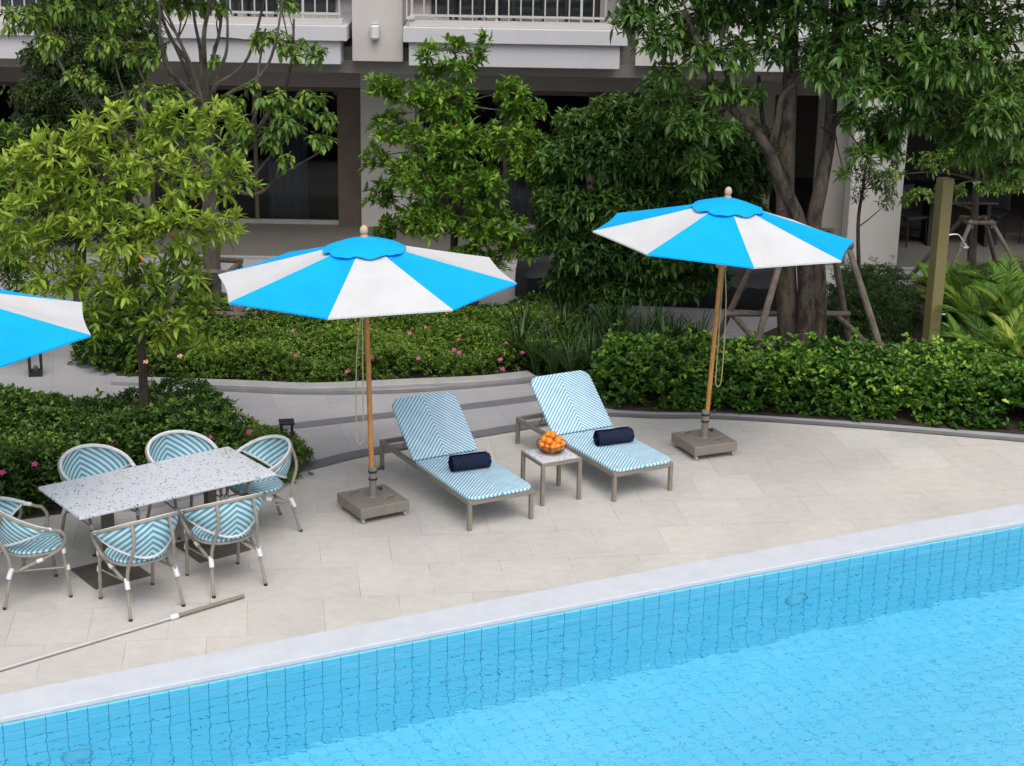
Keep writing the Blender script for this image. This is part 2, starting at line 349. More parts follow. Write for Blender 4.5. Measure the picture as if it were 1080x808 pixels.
def cr(pts, n=6, closed=False):
    P = [Vector(p) for p in pts]; out = []; k = len(P)
    for i in range(k if closed else k-1):
        if closed: a, b, c, d = P[i-1], P[i], P[(i+1) % k], P[(i+2) % k]
        else: a, b, c, d = P[max(i-1, 0)], P[i], P[i+1], P[min(i+2, k-1)]
        for j in range(n):
            t = j/n; out.append(.5*((2*b)+(c-a)*t+(2*a-5*b+4*c-d)*t*t+(3*b-a-3*c+d)*t**3))
    if not closed: out.append(P[-1])
    return out
def poly_sheet(name, pts, z, mat, **k):
    mb = MB(); mb.add([(p[0], p[1], z) for p in pts], [tuple(range(len(pts)))]); o = mb.build(name, mat, smooth=False, **k)
    if o.data.polygons[0].normal.z < 0: o.data.flip_normals()
    return o
def ribbon(name, px, widths, z, mat, **k):
    pts = cr([G(*p) for p in px], 6); mb = MB(); vs = []; n = len(pts)
    for i, p in enumerate(pts):
        t = (pts[min(i+1, n-1)]-pts[max(i-1, 0)]); t.z = 0; t.normalize(); q = Vector((-t.y, t.x, 0)); w = widths/2
        vs += [(p.x-q.x*w, p.y-q.y*w, z), (p.x+q.x*w, p.y+q.y*w, z)]
    mb.add(vs, [(2*i, 2*i+2, 2*i+3, 2*i+1) for i in range(n-1)]); return mb.build(name, mat, smooth=False, **k)

# ------------------------------------------------------------------ leaves (vectorised)
def unit(a): return a/np.maximum(np.linalg.norm(a, axis=1, keepdims=True), 1e-9)
def leaf_mesh(name, P, D, L, W, rnd, mat, parent=None, shape='lance', droop=.15, fold=.25, N=None, **k):
    n = len(P); D = unit(D)
    if N is None: N = np.tile(np.array([0, 0, 1.0]), (n, 1))
    N = N + rng.normal(0, .25, (n, 3)); S = unit(np.cross(D, N)); N = unit(np.cross(S, D))
    L = L[:, None]; W = W[:, None]
    dn = np.array([0, 0, -1.0])
    if shape == 'diamond':
        mid = P+D*L*.5+N*W*fold*.0
        V = np.stack([P, mid+S*W*.5+N*W*fold, P+D*L+dn*L*droop, mid-S*W*.5+N*W*fold], 1)
        F = np.array([[0, 1, 2], [0, 2, 3]]); nf = 2; ls = [3, 3]
    else:
        wa, wb = (.5, .42) if shape == 'lance' else (.32, .5)
        a = P+D*L*.33+dn*L*droop*.1; b = P+D*L*.68+dn*L*droop*.45; t = P+D*L+dn*L*droop
        V = np.stack([P, a+S*W*wa+N*W*fold, a, a-S*W*wa+N*W*fold, b+S*W*wb+N*W*fold*.8, b, b-S*W*wb+N*W*fold*.8, t], 1)
        F = np.array([[0, 1, 2], [0, 2, 3], [1, 4, 5], [1, 5, 2], [2, 5, 6], [2, 6, 3], [4, 7, 5], [5, 7, 6]]); nf = 8
    nv = V.shape[1]
    verts = V.reshape(-1, 3).astype(np.float32)
    faces = (F[None]+np.arange(n)[:, None, None]*nv).reshape(-1).astype(np.int32)
    nfa = n*nf
    me = bpy.data.meshes.new(name); me.vertices.add(len(verts)); me.vertices.foreach_set('co', verts.ravel())
    me.loops.add(len(faces)); me.loops.foreach_set('vertex_index', faces)
    me.polygons.add(nfa); me.polygons.foreach_set('loop_start', np.arange(nfa, dtype=np.int32)*3)
    me.update(calc_edges=True)
    at = me.attributes.new('rnd', 'FLOAT', 'POINT'); at.data.foreach_set('value', np.repeat(rnd, nv).astype(np.float32))
    me.materials.append(mat)
    o = bpy.data.objects.new(name, me); COL.objects.link(o)
    if parent is not None: o.parent = parent
    return tagp(o, **k)
def whorls(T, A, n, spread=(.15, 1.0)):
    """n leaves round every tip T with axis A; returns leaf bases, directions, index of the whorl"""
    k = len(T); A = unit(A); ref = np.where(np.abs(A[:, 2:3]) < .9, np.array([[0, 0, 1.0]]), np.array([[1.0, 0, 0]]))
    X = unit(np.cross(A, ref)); Y = np.cross(A, X); idx = np.repeat(np.arange(k), n)
    ang = np.tile(np.arange(n)*2*PI/n, k)+np.repeat(rng.uniform(0, 6.28, k), n)+rng.normal(0, .3, k*n)
    el = rng.uniform(spread[0], spread[1], k*n)
    D = (X[idx]*np.cos(ang)[:, None]+Y[idx]*np.sin(ang)[:, None])*np.cos(el)[:, None]+A[idx]*np.sin(el)[:, None]
    return T[idx]-A[idx]*rng.uniform(0, .03, (k*n, 1)), D, idx
def vnoise(p, s):
    x, y, z = p[:, 0]*s, p[:, 1]*s, p[:, 2]*s
    return (np.sin(x*1.3+1.7*np.sin(y*.9+z))+np.sin(y*1.7+1.3*np.sin(z*1.1+x*.7))+np.sin(z*1.9+1.5*np.sin(x*1.2+y*.6)))/6+.5
def px_m(Y): return F_PX/(Y*math.cos(PITCH)+.8)    # rough pixels per metre at distance Y
def branch(mb, a, b, r0, r1, bend=.15, n=6, seg=6):
    a, b = Vector(a), Vector(b); L = (b-a).length; pts = []; off = Vector((random.uniform(-1, 1), random.uniform(-1, 1), random.uniform(-.2, 1)))*L*bend
    for i in range(n+1):
        t = i/n; p = a.lerp(b, t)+off*math.sin(PI*t)*.5+Vector((random.uniform(-1, 1), random.uniform(-1, 1), 0))*L*.012; pts.append(p)
    pts[0] = a; pts[-1] = b
    mb.tube(pts, [r0+(r1-r0)*i/n for i in range(n+1)], seg, cap=False); return pts
def crown_points(clumps, dens, up=.5, depth=.8):
    T = []; A = []; C = []
    for c in clumps:
        u, v, Y, ru, rv = c[:5]; m = px_m(Y); ctr = np.array(AY(u, v, Y)); rx, rz = ru/m, rv/m; ry = max(rx, rz)*depth
        if len(c) > 5: ry = c[5]
        n = max(3, int(dens*(rx*rz+rx*ry+ry*rz)*4.2))
        d = unit(rng.normal(0, 1, (n, 3))); r = rng.uniform(.12, 1, (n, 1))**.45
        r = r*(.78+.42*vnoise(d*3+ctr, 2.2)[:, None])
        p = ctr+d*r*np.array([rx, ry, rz]); T.append(p); a = d*np.array([1, 1, .8])+np.array([0, 0, up])+rng.normal(0, .35, (n, 3)); A.append(a); C.append(np.tile(ctr, (n, 1)))
    return np.concatenate(T), np.concatenate(A), np.concatenate(C)
def make_tree(name, label, base, forks, clumps, dens, leaf, mat, barkm, n_leaf=7, droop=.2, spread=(.1, 1.0), up=.5, shape='lance',
              trunk_r=.06, limb_r=.02, twig=.35, group=None, cat='tree', fork_r=None, nbias=0., depth=.8, stems=None, flatten=False):
    t = empty(name, base, label=label, cat=cat, group=group); inv = -Vector(base)
    mb = MB(); b0 = Vector(base)
    forks = [Vector(f) for f in forks]
    if stems: stems(mb, b0)
    else:
        pts = cr([b0-Vector((0, 0, .05))]+forks, 5); mb.tube(pts, [trunk_r*(1-.5*i/len(pts)) for i in range(len(pts))], 10, cap=False)
    T, A, C = crown_points(clumps, dens, up, depth)
    for c in clumps:
        ctr = AY(c[0], c[1], c[2]); f = min(forks, key=lambda q: (q-ctr).length+(0.8*max(0, q.z-ctr.z)))
        pts = branch(mb, f, ctr, fork_r or limb_r, limb_r*.35, .18, 7, 6)
        for k in range(3):
            q = Vector(T[random.randrange(len(T))]); 
    sel = rng.random(len(T)) < twig
    for p, c in zip(T[sel], C[sel]):
        q = c+(p-c)*random.uniform(.0, .35); branch(mb, q, p, limb_r*.3, limb_r*.12, .12, 3, 3)
    mb.v = [(p[0]+inv.x, p[1]+inv.y, p[2]+inv.z) for p in mb.v]
    mb.build('trunk', barkm, t)
    if flatten: A[:, 2] *= .2
    P, D, idx = whorls(T, A, n_leaf, spread); n = len(P)
    L = rng.uniform(leaf[0], leaf[1], n)*rng.uniform(.72, 1.12, len(T))[idx]*np.clip(rng.lognormal(0, .16, n), .55, 1.4); W = L*rng.uniform(leaf[2]*.85, leaf[2]*1.15, n)
    rnd = np.clip(.36*rng.random(n)+.32*rng.random(len(T))[idx]+.34*vnoise(T, 3)[idx]+nbias, 0, .985); rnd[rng.random(n) < .0013] = 1.0
    leaf_mesh('crown', P-np.array(base), D, L, W, rnd, mat, t, shape, droop)
    return t

# ------------------------------------------------------------------ ground, pool
ang = math.atan2(14.87-10.76, 4.81+3.57); ev = Vector((math.cos(ang), math.sin(ang), 0)); nv = Vector((ev.y, -ev.x, 0))   # nv points into the pool
O = Vector((.62, 12.815, 0))
def edge(s, off=0.0, z=0.0):      # pool rim: very slightly bowed
    sag = -.05*(1-(s/4.67)**2)
    p = O+ev*s+nv*(sag+off); return Vector((p.x, p.y, z))
SS = [-40, -30, -22, -16]+[i*.75 for i in range(-16, 21)]+[20, 28, 40]
CW = .36
def strip(mb, fa, fb, mi=0):
    vs = []; 
    for s in SS: vs += [fa(s), fb(s)]
    mb.add(vs, [(2*i, 2*i+2, 2*i+3, 2*i+1) for i in range(len(SS)-1)], mi)
PW = 7.5
mb = MB(); strip(mb, lambda s: edge(s, -CW), lambda s: Vector((edge(s).x*6-0*s, 260, 0)) if False else Vector((s*9, 260, 0)))
strip(mb, lambda s: Vector((s*9, -60, 0)), lambda s: edge(s, PW+CW))
mb.add([edge(-40, -CW), (-360, 260, 0), (-360, -60, 0), edge(-40, PW+CW)], [(0, 1, 2, 3)]); mb.add([edge(40, -CW), (360, 260, 0), (360, -60, 0), edge(40, PW+CW)], [(0, 3, 2, 1)])
o = mb.build('ground', M['deck'], smooth=False, kind='structure')
for q in o.data.polygons:
    if q.normal.z < 0: q.flip()
def coping(side):
    mb = MB(); uv = []; sec = [(-CW, -.02), (-CW, .006), (-CW+.006, .011), (.008, .011), (.014, .006), (.014, -.022), (.004, -.030), (0, -.045)]
    if side: sec = [(PW-a, z) for a, z in sec]
    vs = []
    for s in SS:
        for a, z in sec: vs.append(edge(s, a, z)); uv.append((s, a+z))
    k = len(sec); fs = []
    for i in range(len(SS)-1):
        for j in range(k-1): fs.append((i*k+j, (i+1)*k+j, (i+1)*k+j+1, i*k+j+1))
    mb.add(vs, fs); o = mb.build('pool_coping', M['coping'], uv=uv, kind='structure')
coping(0); coping(1)
mb = MB(); uv = []; DEP = -1.55; vs = []
sec = [(0, -.03), (0, DEP), (PW, DEP), (PW, -.03)]; 
cum = [0, 1.52, 1.52+PW, 3.04+PW]
fs = []
for s in SS:
    for (a, z), c in zip(sec, cum): vs.append(edge(s, a, z)); uv.append((s, c))
for i in range(len(SS)-1):
    for j in range(3): fs.append((i*4+j, (i+1)*4+j, (i+1)*4+j+1, i*4+j+1))
mb.add(vs, fs)
mb.m = [1 if i % 3 == 1 else 0 for i in range(len(mb.f))]
basin = mb.build('pool_basin', [M['tile'], M['tile_floor']], smooth=False, uv=uv, kind='structure')
mb = MB(); strip(mb, lambda s: edge(s, .0, -.055), lambda s: edge(s, PW, -.055))
w = mb.build('pool_water', M['water'], smooth=False, kind='structure')
if w.data.polygons[0].normal.z < 0: w.data.flip_normals()

M['lens_ring'] = simple('pool_lamp_ring', (.15, .50, .66), .4, .1, 9)
M['lens'] = simple('pool_lamp_lens', (.27, .74, .88), .3, .1, 9)
# pool lights in the wall
def pool_light(s, depth, label):
    t = empty('pool_light', edge(s, .001, -depth), label=label, cat='pool light', group='round lights set in the pool wall')
    t.rotation_euler = (0, 0, ang); t.scale = (.85, 1, .85)
    rg = MB(); rg.tube([(.13*math.cos(a*PI/12), -.006, .13*math.sin(a*PI/12)) for a in range(24)], .013, 6, closed=True); rg.build('ring', M['lens_ring'], t)
    ln = MB(); vs = [(0, -.03, 0)]+[(.12*math.cos(a*PI/12), -.004, .12*math.sin(a*PI/12)) for a in range(24)]
    ln.add(vs, [(0, 1+i, 1+(i+1) % 24) for i in range(24)]); ln.build('lens', M['lens'], t)
pool_light(2.15, .74, 'round submerged lamp in the tiled pool wall below the right umbrella')
pool_light(-4.15, .78, 'round submerged lamp low at the left end of the tiled pool wall')

# path, beds, stripes
PATHC = [(150, 540), (240, 515), (310, 496), (335, 490), (375, 480), (440, 469), (500, 459), (560, 449), (610, 441), (640, 438), (690, 440), (760, 441), (900, 450), (1080, 465), (1250, 480)]
pc = cr([G(*p) for p in PATHC], 4)
poly = [(p.x, p.y) for p in pc]+[(14, 17.2), (14, 25.0), (-16, 25.0), (-16, 15)]
poly_sheet('path', poly, .004, M['path'], kind='structure')
ribbon('path_stripe', [(120, 425), (215, 412), (300, 414.5), (360, 415), (430, 413), (500, 408), (575, 401), (640, 394)], .13, .008, M['stripe'], kind='structure')
ribbon('path_stripe', [(100, 478), (190, 464), (275, 454), (360, 444), (450, 434), (500, 428.5), (575, 419), (640, 410)], .19, .008, M['stripe'], kind='structure')
ribbon('path_stripe', PATHC[2:9], .20, .009, M['stripe'], kind='structure')
# right bed kerb
ribbon('bed_kerb', PATHC[8:], .11, .010, M['stripe'], kind='structure')
KERB = [(120, 404), (166, 405.5), (245, 408), (318, 411), (365, 410), (427, 407), (507, 403.5), (560, 398)]
kp = cr([G(*p) for p in KERB], 5); mb = MB(); vs = []
for i, p in enumerate(kp):
    t = kp[min(i+1, len(kp)-1)]-kp[max(i-1, 0)]; t.normalize(); q = Vector((-t.y, t.x, 0))
    for a, z in ((-.1, 0), (-.1, .045), (-.09, .055), (.1, .055), (.1, 0)): vs.append((p.x+q.x*a, p.y+q.y*a, z))
mb.add(vs, [(i*5+j, (i+1)*5+j, (i+1)*5+j+1, i*5+j+1) for i in range(len(kp)-1) for j in range(4)])
mb.build('kerb', M['kerb'], kind='structure')
def wpoly(px): return [(G(*p).x, G(*p).y) for p in px]
BED_L = [(-2.45, 15.65), (-2.9, 15.25), (-3.9, 14.75), (-5.2, 14.1), (-7.5, 13.2), (-9, 14), (-9, 16.6), (-6.5, 17.1), (-4.6, 17.4), (-3.3, 17.4), (-2.8, 16.9), (-2.45, 16.3)]
BED_M = wpoly([(128, 402), (166, 403), (245, 405), (318, 408), (365, 407), (427, 404), (507, 400.5), (560, 396), (600, 400), (625, 420), (625, 335), (480, 332), (300, 340), (150, 352), (100, 372)])
BED_R = wpoly([(622, 428), (650, 433), (690, 435), (760, 436), (900, 445), (1080, 459), (1250, 474)])+[(11, 24.0), (6.0, 24.3), (4.2, 22.6), (2.9, 20.8), (1.9, 20.6), (.9, 21.3), (.6, 19.4)]
poly_sheet('bed_soil', BED_L, .012, M['soil'], kind='structure')
poly_sheet('bed_soil', BED_M, .012, M['soil'], kind='structure')
poly_sheet('bed_soil', BED_R, .013, M['soil'], kind='structure')

# ------------------------------------------------------------------ hedges and ground cover
def inside(poly, x, y):
    r = np.zeros(len(x), bool); n = len(poly)
    for i in range(n):
        x1, y1 = poly[i]; x2, y2 = poly[(i+1) % n]
        c = ((y1 > y) != (y2 > y)); xi = (x2-x1)*(y-y1)/((y2-y1) if y2 != y1 else 1e-9)+x1
        r ^= c & (x < xi)
    return r
def edge_dist(poly, x, y):
    d = np.full(len(x), 1e9); n = len(poly)
    for i in range(n):
        x1, y1 = poly[i]; x2, y2 = poly[(i+1) % n]; dx, dy = x2-x1, y2-y1; L2 = dx*dx+dy*dy+1e-12
        t = np.clip(((x-x1)*dx+(y-y1)*dy)/L2, 0, 1); d = np.minimum(d, np.hypot(x-x1-t*dx, y-y1-t*dy))
    return d
def mass(name, poly, h0, per_m2, leaf, mat, n_leaf=6, roll=.35, rough=.35, nscale=2.0, shape='diamond', spread=(.05, .9), hole=None, bias=0., tips=.25, **k):
    xs = [p[0] for p in poly]; ys = [p[1] for p in poly]; area = (max(xs)-min(xs))*(max(ys)-min(ys)); n = int(per_m2*area)
    x = rng.uniform(min(xs), max(xs), n); y = rng.uniform(min(ys), max(ys), n)
    m = inside(poly, x, y); x, y = x[m], y[m]; n = len(x); d = edge_dist(poly, x, y)
    kq = d > .12*vnoise(np.stack([x, y, x*0+11], 1), 4.5)*(rng.random(n) > .06); x, y, d = x[kq], y[kq], d[kq]; n = len(x)
    h = h0*(1-rough+2*rough*vnoise(np.stack([x, y, x*0], 1), nscale))*np.sqrt(np.clip(d/roll, .05, 1))
    h += .10*h0*vnoise(np.stack([x, y, x*0+3], 1), nscale*4.5)
    f = 1-rng.random(n)**1.6*.75
    side = d < roll*.7; f[side] = rng.random(side.sum())
    z = .02+h*f
    spr = (f > .82) & (rng.random(n) < .10) & (vnoise(np.stack([x, y, x*0+7], 1), 3.0) > .48); z[spr] += rng.uniform(.03, .13, spr.sum())*(h0/.5)
    T = np.stack([x, y, z], 1); A = np.stack([rng.normal(0, .45, n), rng.normal(0, .45, n)-.25, np.ones(n)*.9], 1)
    P, D, idx = whorls(T, A, n_leaf, spread); nn = len(P)
    L = rng.uniform(leaf[0], leaf[1], nn); W = L*leaf[2]*rng.uniform(.85, 1.15, nn)
    tip = ((rng.random(n) < tips) & (f > .8)) | spr
    rnd = np.clip(.38*rng.random(nn)+.25*rng.random(n)[idx]+.30*vnoise(T, 2.5)[idx]+bias+.3*tip[idx], 0, 1)
    return leaf_mesh(name, P, D, L, W, rnd, mat, None, shape, .15, **k), T[f > .85]
HEDGE_R = [p for p in wpoly([(618, 424), (650, 433), (690, 435), (760, 436), (900, 445), (1080, 459), (1250, 474)])]+[(8.0, 18.6), (5.5, 18.9), (3.6, 19.1), (2.0, 19.2), (.9, 19.3)]
mass('hedge', HEDGE_R, .54, 620, (.055, .105, .46), M['leaf_hedge'], 7, .30, .36, 2.6, shape='obov', spread=(.2, 1.1), tips=.30, label='dense clipped green hedge along the dark kerb behind the right umbrella', cat='hedge')
cover, cov_tips = mass('ground_cover', BED_M, .26, 1250, (.03, .06, .5), M['leaf_cover'], 6, .2, .5, 3.4, tips=.2, label='low flowering ground cover between the path and the far trees', cat='ground cover', kind='stuff')
leftb, left_tips = mass('hedge', BED_L, .46, 620, (.05, .09, .42), M['leaf_left'], 7, .4, .46, 2.4, shape='obov', spread=(.1, 1.1), tips=.24, label='loose dark green shrub bed behind the dining table, dotted with pink flowers', cat='hedge')
mass('ground_cover', wpoly([(250, 455), (285, 462), (322, 474), (342, 491), (318, 508), (280, 518), (235, 512)]), .19, 1000, (.035, .065, .45), M['leaf_cover'], 6, .15, .5, 4, label='low trailing greenery creeping over the paving around the lantern base', cat='ground cover', kind='stuff')
def flower(parent, p, r, mat, name='flower'):
    mb = MB()
    for k in range(5):
        a = 2*PI*k/5+random.random()*.3; c, s = math.cos(a), math.sin(a)
        vs = [(0, 0, 0), (r*.6*math.cos(a-.5), r*.6*math.sin(a-.5), r*.25), (r*c, r*s, r*.15), (r*.6*math.cos(a+.5), r*.6*math.sin(a+.5), r*.25)]
        mb.add([(p[0]+v[0], p[1]+v[1]-v[2]*.8, p[2]+v[2]+.02+v[1]*.5) for v in vs], [(0, 1, 2, 3)])
    mb.build(name, mat, parent)
for (u, v) in [(309, 351), (362, 345), (390, 353), (415, 371), (432, 353), (520, 356), (534, 364), (528, 381), (530, 391), (551, 374), (543, 348), (479, 371), (441, 380), (484, 374), (393, 379), (484, 360), (557, 353), (603, 341), (449, 347), (366, 394), (312, 377)]:
    flower(cover, G(u, v, .26), .032, M['pink'])
for (u, v) in [(221, 464), (263, 458), (37, 492), (3, 501), (20, 470), (240, 440), (120, 470)]:
    flower(leftb, G(u, v, .42), .038, M['pink'])

# ------------------------------------------------------------------ trees
def ypt(u, v, Y): return AY(u, v, Y)
def yel_tree():
    b = AY(150, 457, 16.15); b.z = 0; cl = [(60, 165, 16.2, 46, 32), (118, 140, 16.3, 44, 28), (185, 132, 16.4, 40, 25), (228, 128, 16.5, 24, 22), (238, 190, 16.3, 30, 28), (178, 182, 16.1, 50, 30),
        (105, 192, 15.9, 50, 34), (38, 222, 16.0, 46, 36), (120, 245, 15.7, 52, 36), (190, 240, 15.9, 44, 34), (235, 236, 16.2, 24, 22), (58, 288, 15.9, 44, 28), (130, 298, 15.7, 46, 28),
        (195, 285, 16.0, 36, 24), (108, 340, 15.8, 30, 18), (172, 340, 15.9, 36, 24), (215, 322, 16.1, 24, 14), (20, 180, 16.4, 26, 26), (0, 255, 16.2, 26, 30), (205, 366, 16.1, 22, 12)]
    t = make_tree('young_tree', 'small yellow-green tree with long narrow leaves rising from the left shrub bed', b,
        [ypt(151, 400, 16.15), ypt(146, 330, 16.1), ypt(140, 250, 16.1), ypt(135, 190, 16.1)], cl, 50, (.09, .155, .27), M['leaf_yellow'], M['bark_dark'], 8, .07, (.1, 1.15), .7, 'lance', .05, .016, .5, nbias=.06)
    for (u, v) in [(154, 384), (190, 378), (157, 312)]:
        p = AY(u, v, 15.75)-Vector(b); flower(t, p, .032, M['redfl'])
yel_tree()
make_tree('bushy_tree', 'fine leaved green shrub tree cut by the left edge of the photo', G(-5, 385), [ypt(-8, 330, 19.2), ypt(-8, 260, 19.2), ypt(-5, 180, 19.2)],
    [(5, 150, 19.2, 26, 24), (-20, 180, 19.2, 34, 40), (8, 200, 19.1, 26, 30), (5, 260, 19.1, 34, 34), (25, 290, 19.3, 26, 22), (-30, 250, 19, 40, 50), (10, 330, 19.2, 30, 20)],
    90, (.07, .11, .34), M['leaf_bright'], M['bark_dark'], 7, trunk_r=.06)
make_tree('dense_tree', 'dark dense evergreen tree in front of the balcony at upper left', G(82, 322), [ypt(85, 260, 22.6), ypt(88, 180, 22.6), ypt(92, 90, 22.7), ypt(98, 20, 22.7)],
    [(60, 20, 22.6, 40, 26), (110, 15, 22.6, 40, 30), (48, 62, 22.5, 32, 20), (95, 60, 22.3, 44, 28), (130, 75, 22.6, 28, 26), (55, 100, 22.4, 46, 22), (105, 110, 22.2, 44, 26), (45, 135, 22.3, 40, 20), (90, 150, 22.1, 50, 26),
     (135, 150, 22.4, 30, 30), (60, 185, 22.2, 50, 26), (110, 195, 22.2, 44, 30), (150, 40, 22.8, 26, 30), (70, 230, 22.2, 50, 30), (85, -30, 22.6, 50, 30), (130, 235, 22.4, 40, 25)],
    230, (.045, .085, .38), M['leaf_conifer'], M['bark_dark'], 8, .1, (.0, .5), .15, 'diamond', .09, .02, .25, flatten=False)
# bare-branched tree at the back left
def branchy():
    b = Vector(G(224, 356)); Yb = b.y
    def stems(mb, b0):
        tr = cr([b0-Vector((0, 0, .05)), ypt(224, 300, Yb), ypt(222, 230, Yb), ypt(220, 160, Yb), ypt(216, 112, Yb)], 5)
        mb.tube(tr, [.125-.05*i/len(tr) for i in range(len(tr))], 12, cap=False)
        F0 = ypt(216, 112, Yb)
        for (u1, v1, u2, v2, u3, v3, dy, r) in [(205, 80, 188, 40, 150, -40, -.3, .036), (212, 60, 205, 20, 196, -50, .3, .034), (222, 70, 232, 30, 240, -50, -.2, .038), (232, 75, 240, 40, 236, -60, .5, .034),
                (200, 70, 175, 30, 160, -50, .5, .04), (228, 90, 262, 60, 285, -30, 0, .04), (240, 100, 282, 70, 300, -10, -.5, .035), (195, 92, 172, 60, 168, -10, -.6, .04),
                (190, 60, 165, 10, 140, -30, .2, .03), (215, 40, 222, 0, 225, -60, -.6, .04), (185, 95, 165, 30, 120, -20, 0, .03)]:
            mb.tube(cr([F0+Vector((random.uniform(-.05, .05), 0, random.uniform(-.25, .05))), ypt(u1, v1, Yb+dy*.5), ypt(u2, v2, Yb+dy), ypt(u3, v3, Yb+dy*1.5)], 6), [r*(1-.72*i/18) for i in range(19)], 6, cap=False)
        F1 = ypt(222, 190, Yb)
        for L, r in (([(262, 150), (283, 120), (300, 95), (308, 60), (310, 20)], .036), ([(255, 165), (290, 130), (318, 95)], .026), ([(268, 205), (300, 182), (330, 165), (348, 152)], .024), ([(250, 150), (270, 120), (272, 80), (280, 30)], .03),
                     ([(180, 200), (130, 150), (95, 118), (75, 90), (55, 50), (40, 30)], .035), ([(175, 180), (120, 125), (100, 100), (85, 70)], .026), ([(185, 170), (150, 135), (130, 95), (120, 60)], .024), ([(185, 150), (165, 110), (145, 70), (140, 40)], .024), ([(260, 190), (285, 165), (310, 140), (325, 128)], .02)):
            mb.tube(cr([F1]+[ypt(u, v, Yb-.25-.1*i) for i, (u, v) in enumerate(L)], 5), [r*(1-.7*i/(5*len(L)+1)) for i in range(5*len(L)+1)], 6, cap=False)
    cl = [(30, 18, 20.2, 30, 16), (75, 10, 20.2, 32, 16), (55, 45, 20, 22, 12), (125, 15, 20.3, 34, 18), (165, 5, 20.5, 26, 12), (110, 48, 20.1, 20, 14), (150, 55, 20.1, 22, 14), (85, 78, 20, 18, 10), (105, 85, 19.9, 10, 8),
          (200, 5, 20.5, 22, 10), (282, 35, 20.2, 16, 10), (310, 50, 20, 22, 12), (330, 55, 20, 12, 10), (268, 45, 20.4, 10, 8), (290, 105, 20, 20, 14), (325, 108, 19.9, 20, 14), (345, 125, 19.9, 14, 12), (305, 130, 19.9, 18, 12),
          (335, 148, 19.9, 14, 8), (285, 145, 20, 12, 12), (240, 110, 20.2, 20, 12), (255, 135, 20.1, 16, 14), (180, 100, 20.1, 18, 10), (155, 95, 20, 18, 10), (300, 170, 19.9, 12, 8), (225, 60, 20.3, 8, 8), (265, 90, 20.2, 8, 8), (302, 5, 20.2, 14, 8),
          (175, 100, 20, 14, 10), (90, -25, 20.3, 60, 22), (200, -30, 20.4, 60, 20), (290, -25, 20.3, 40, 18), (240, 160, 20, 20, 14), (232, 5, 20.3, 10, 6)]
    make_tree('branching_tree', 'tall back left tree with many bare ascending branches and rounded leaves', b, [ypt(216, 112, Yb), ypt(222, 190, Yb), ypt(100, 110, Yb-.4), ypt(188, 40, Yb), ypt(290, 130, Yb-.4), ypt(310, 60, Yb-.6), ypt(232, 40, Yb), ypt(60, 60, Yb-.6), ypt(140, 50, Yb-.4)],
        cl, 64, (.075, .12, .50), M['leaf_round'], M['bark_pale'], 6, .45, (-.2, .8), .2, 'obov', .15, .012, .7, stems=stems)
branchy()
make_tree('leafy_tree', 'bright green upright tree in front of the pale wall pier', G(478, 352), [ypt(478, 300, 21.8), ypt(480, 230, 21.8), ypt(484, 160, 21.8), ypt(488, 110, 21.8), ypt(505, 60, 21.8)],
    [(512, 40, 21.8, 9, 7), (503, 58, 21.8, 10, 10), (478, 48, 21.8, 14, 10), (452, 55, 21.7, 14, 9), (486, 72, 21.7, 22, 13), (455, 75, 21.8, 14, 10), (404, 92, 21.5, 20, 11), (432, 100, 21.5, 26, 16), (472, 108, 21.6, 32, 20), (540, 98, 21.6, 22, 14),
     (552, 118, 21.7, 26, 14), (415, 135, 21.5, 28, 18), (470, 150, 21.4, 42, 26), (535, 150, 21.5, 36, 22), (395, 165, 21.6, 16, 14), (440, 185, 21.4, 36, 24), (500, 195, 21.3, 40, 26), (560, 175, 21.5, 30, 20), (402, 205, 21.7, 18, 16), (450, 232, 21.4, 36, 20), (515, 240, 21.3, 40, 20), (500, 275, 21.3, 36, 16), (548, 262, 21.4, 24, 14), (410, 240, 21.8, 18, 14), (455, 285, 21.5, 30, 14)],
    100, (.075, .135, .32), M['leaf_bright'], M['bark_pale'], 8, .08, (.1, 1.15), .8, 'lance', .06, .014, .4, nbias=.10)
make_tree('leafy_tree', 'broad dark green tree filling the gap between the two umbrellas', G(655, 362), [ypt(655, 310, 21.4), ypt(660, 240, 21.4), ypt(665, 180, 21.4), ypt(672, 130, 21.5)],
    [(610, 130, 21.5, 30, 16), (650, 118, 21.5, 30, 18), (700, 98, 21.5, 30, 18), (735, 120, 21.4, 26, 20), (600, 165, 21.3, 38, 24), (655, 165, 21.2, 44, 30), (715, 160, 21.3, 40, 26), (765, 165, 21.6, 34, 30), (600, 215, 21.3, 40, 26), (655, 220, 21.1, 44, 30),
     (715, 215, 21.2, 40, 28), (620, 265, 21.2, 44, 24), (680, 270, 21.2, 44, 26), (740, 262, 21.4, 40, 20), (780, 225, 21.8, 30, 26), (650, 305, 21.3, 44, 18), (600, 300, 21.4, 26, 16), (580, 190, 21.5, 22, 20), (800, 180, 22, 26, 26), (700, 305, 21.4, 36, 14), (575, 250, 21.5, 22, 20), (690, 130, 21.3, 40, 24), (745, 150, 21.8, 36, 30), (790, 150, 22, 30, 30), (630, 140, 21.6, 40, 24), (760, 215, 22, 40, 30), (690, 200, 21.8, 50, 40), (620, 240, 21.8, 50, 40), (740, 290, 21.8, 30, 14)],
    115, (.08, .145, .32), M['leaf_deep'], M['bark_dark'], 8, .2, (.0, .9), .45, 'lance', .08, .016, .25)
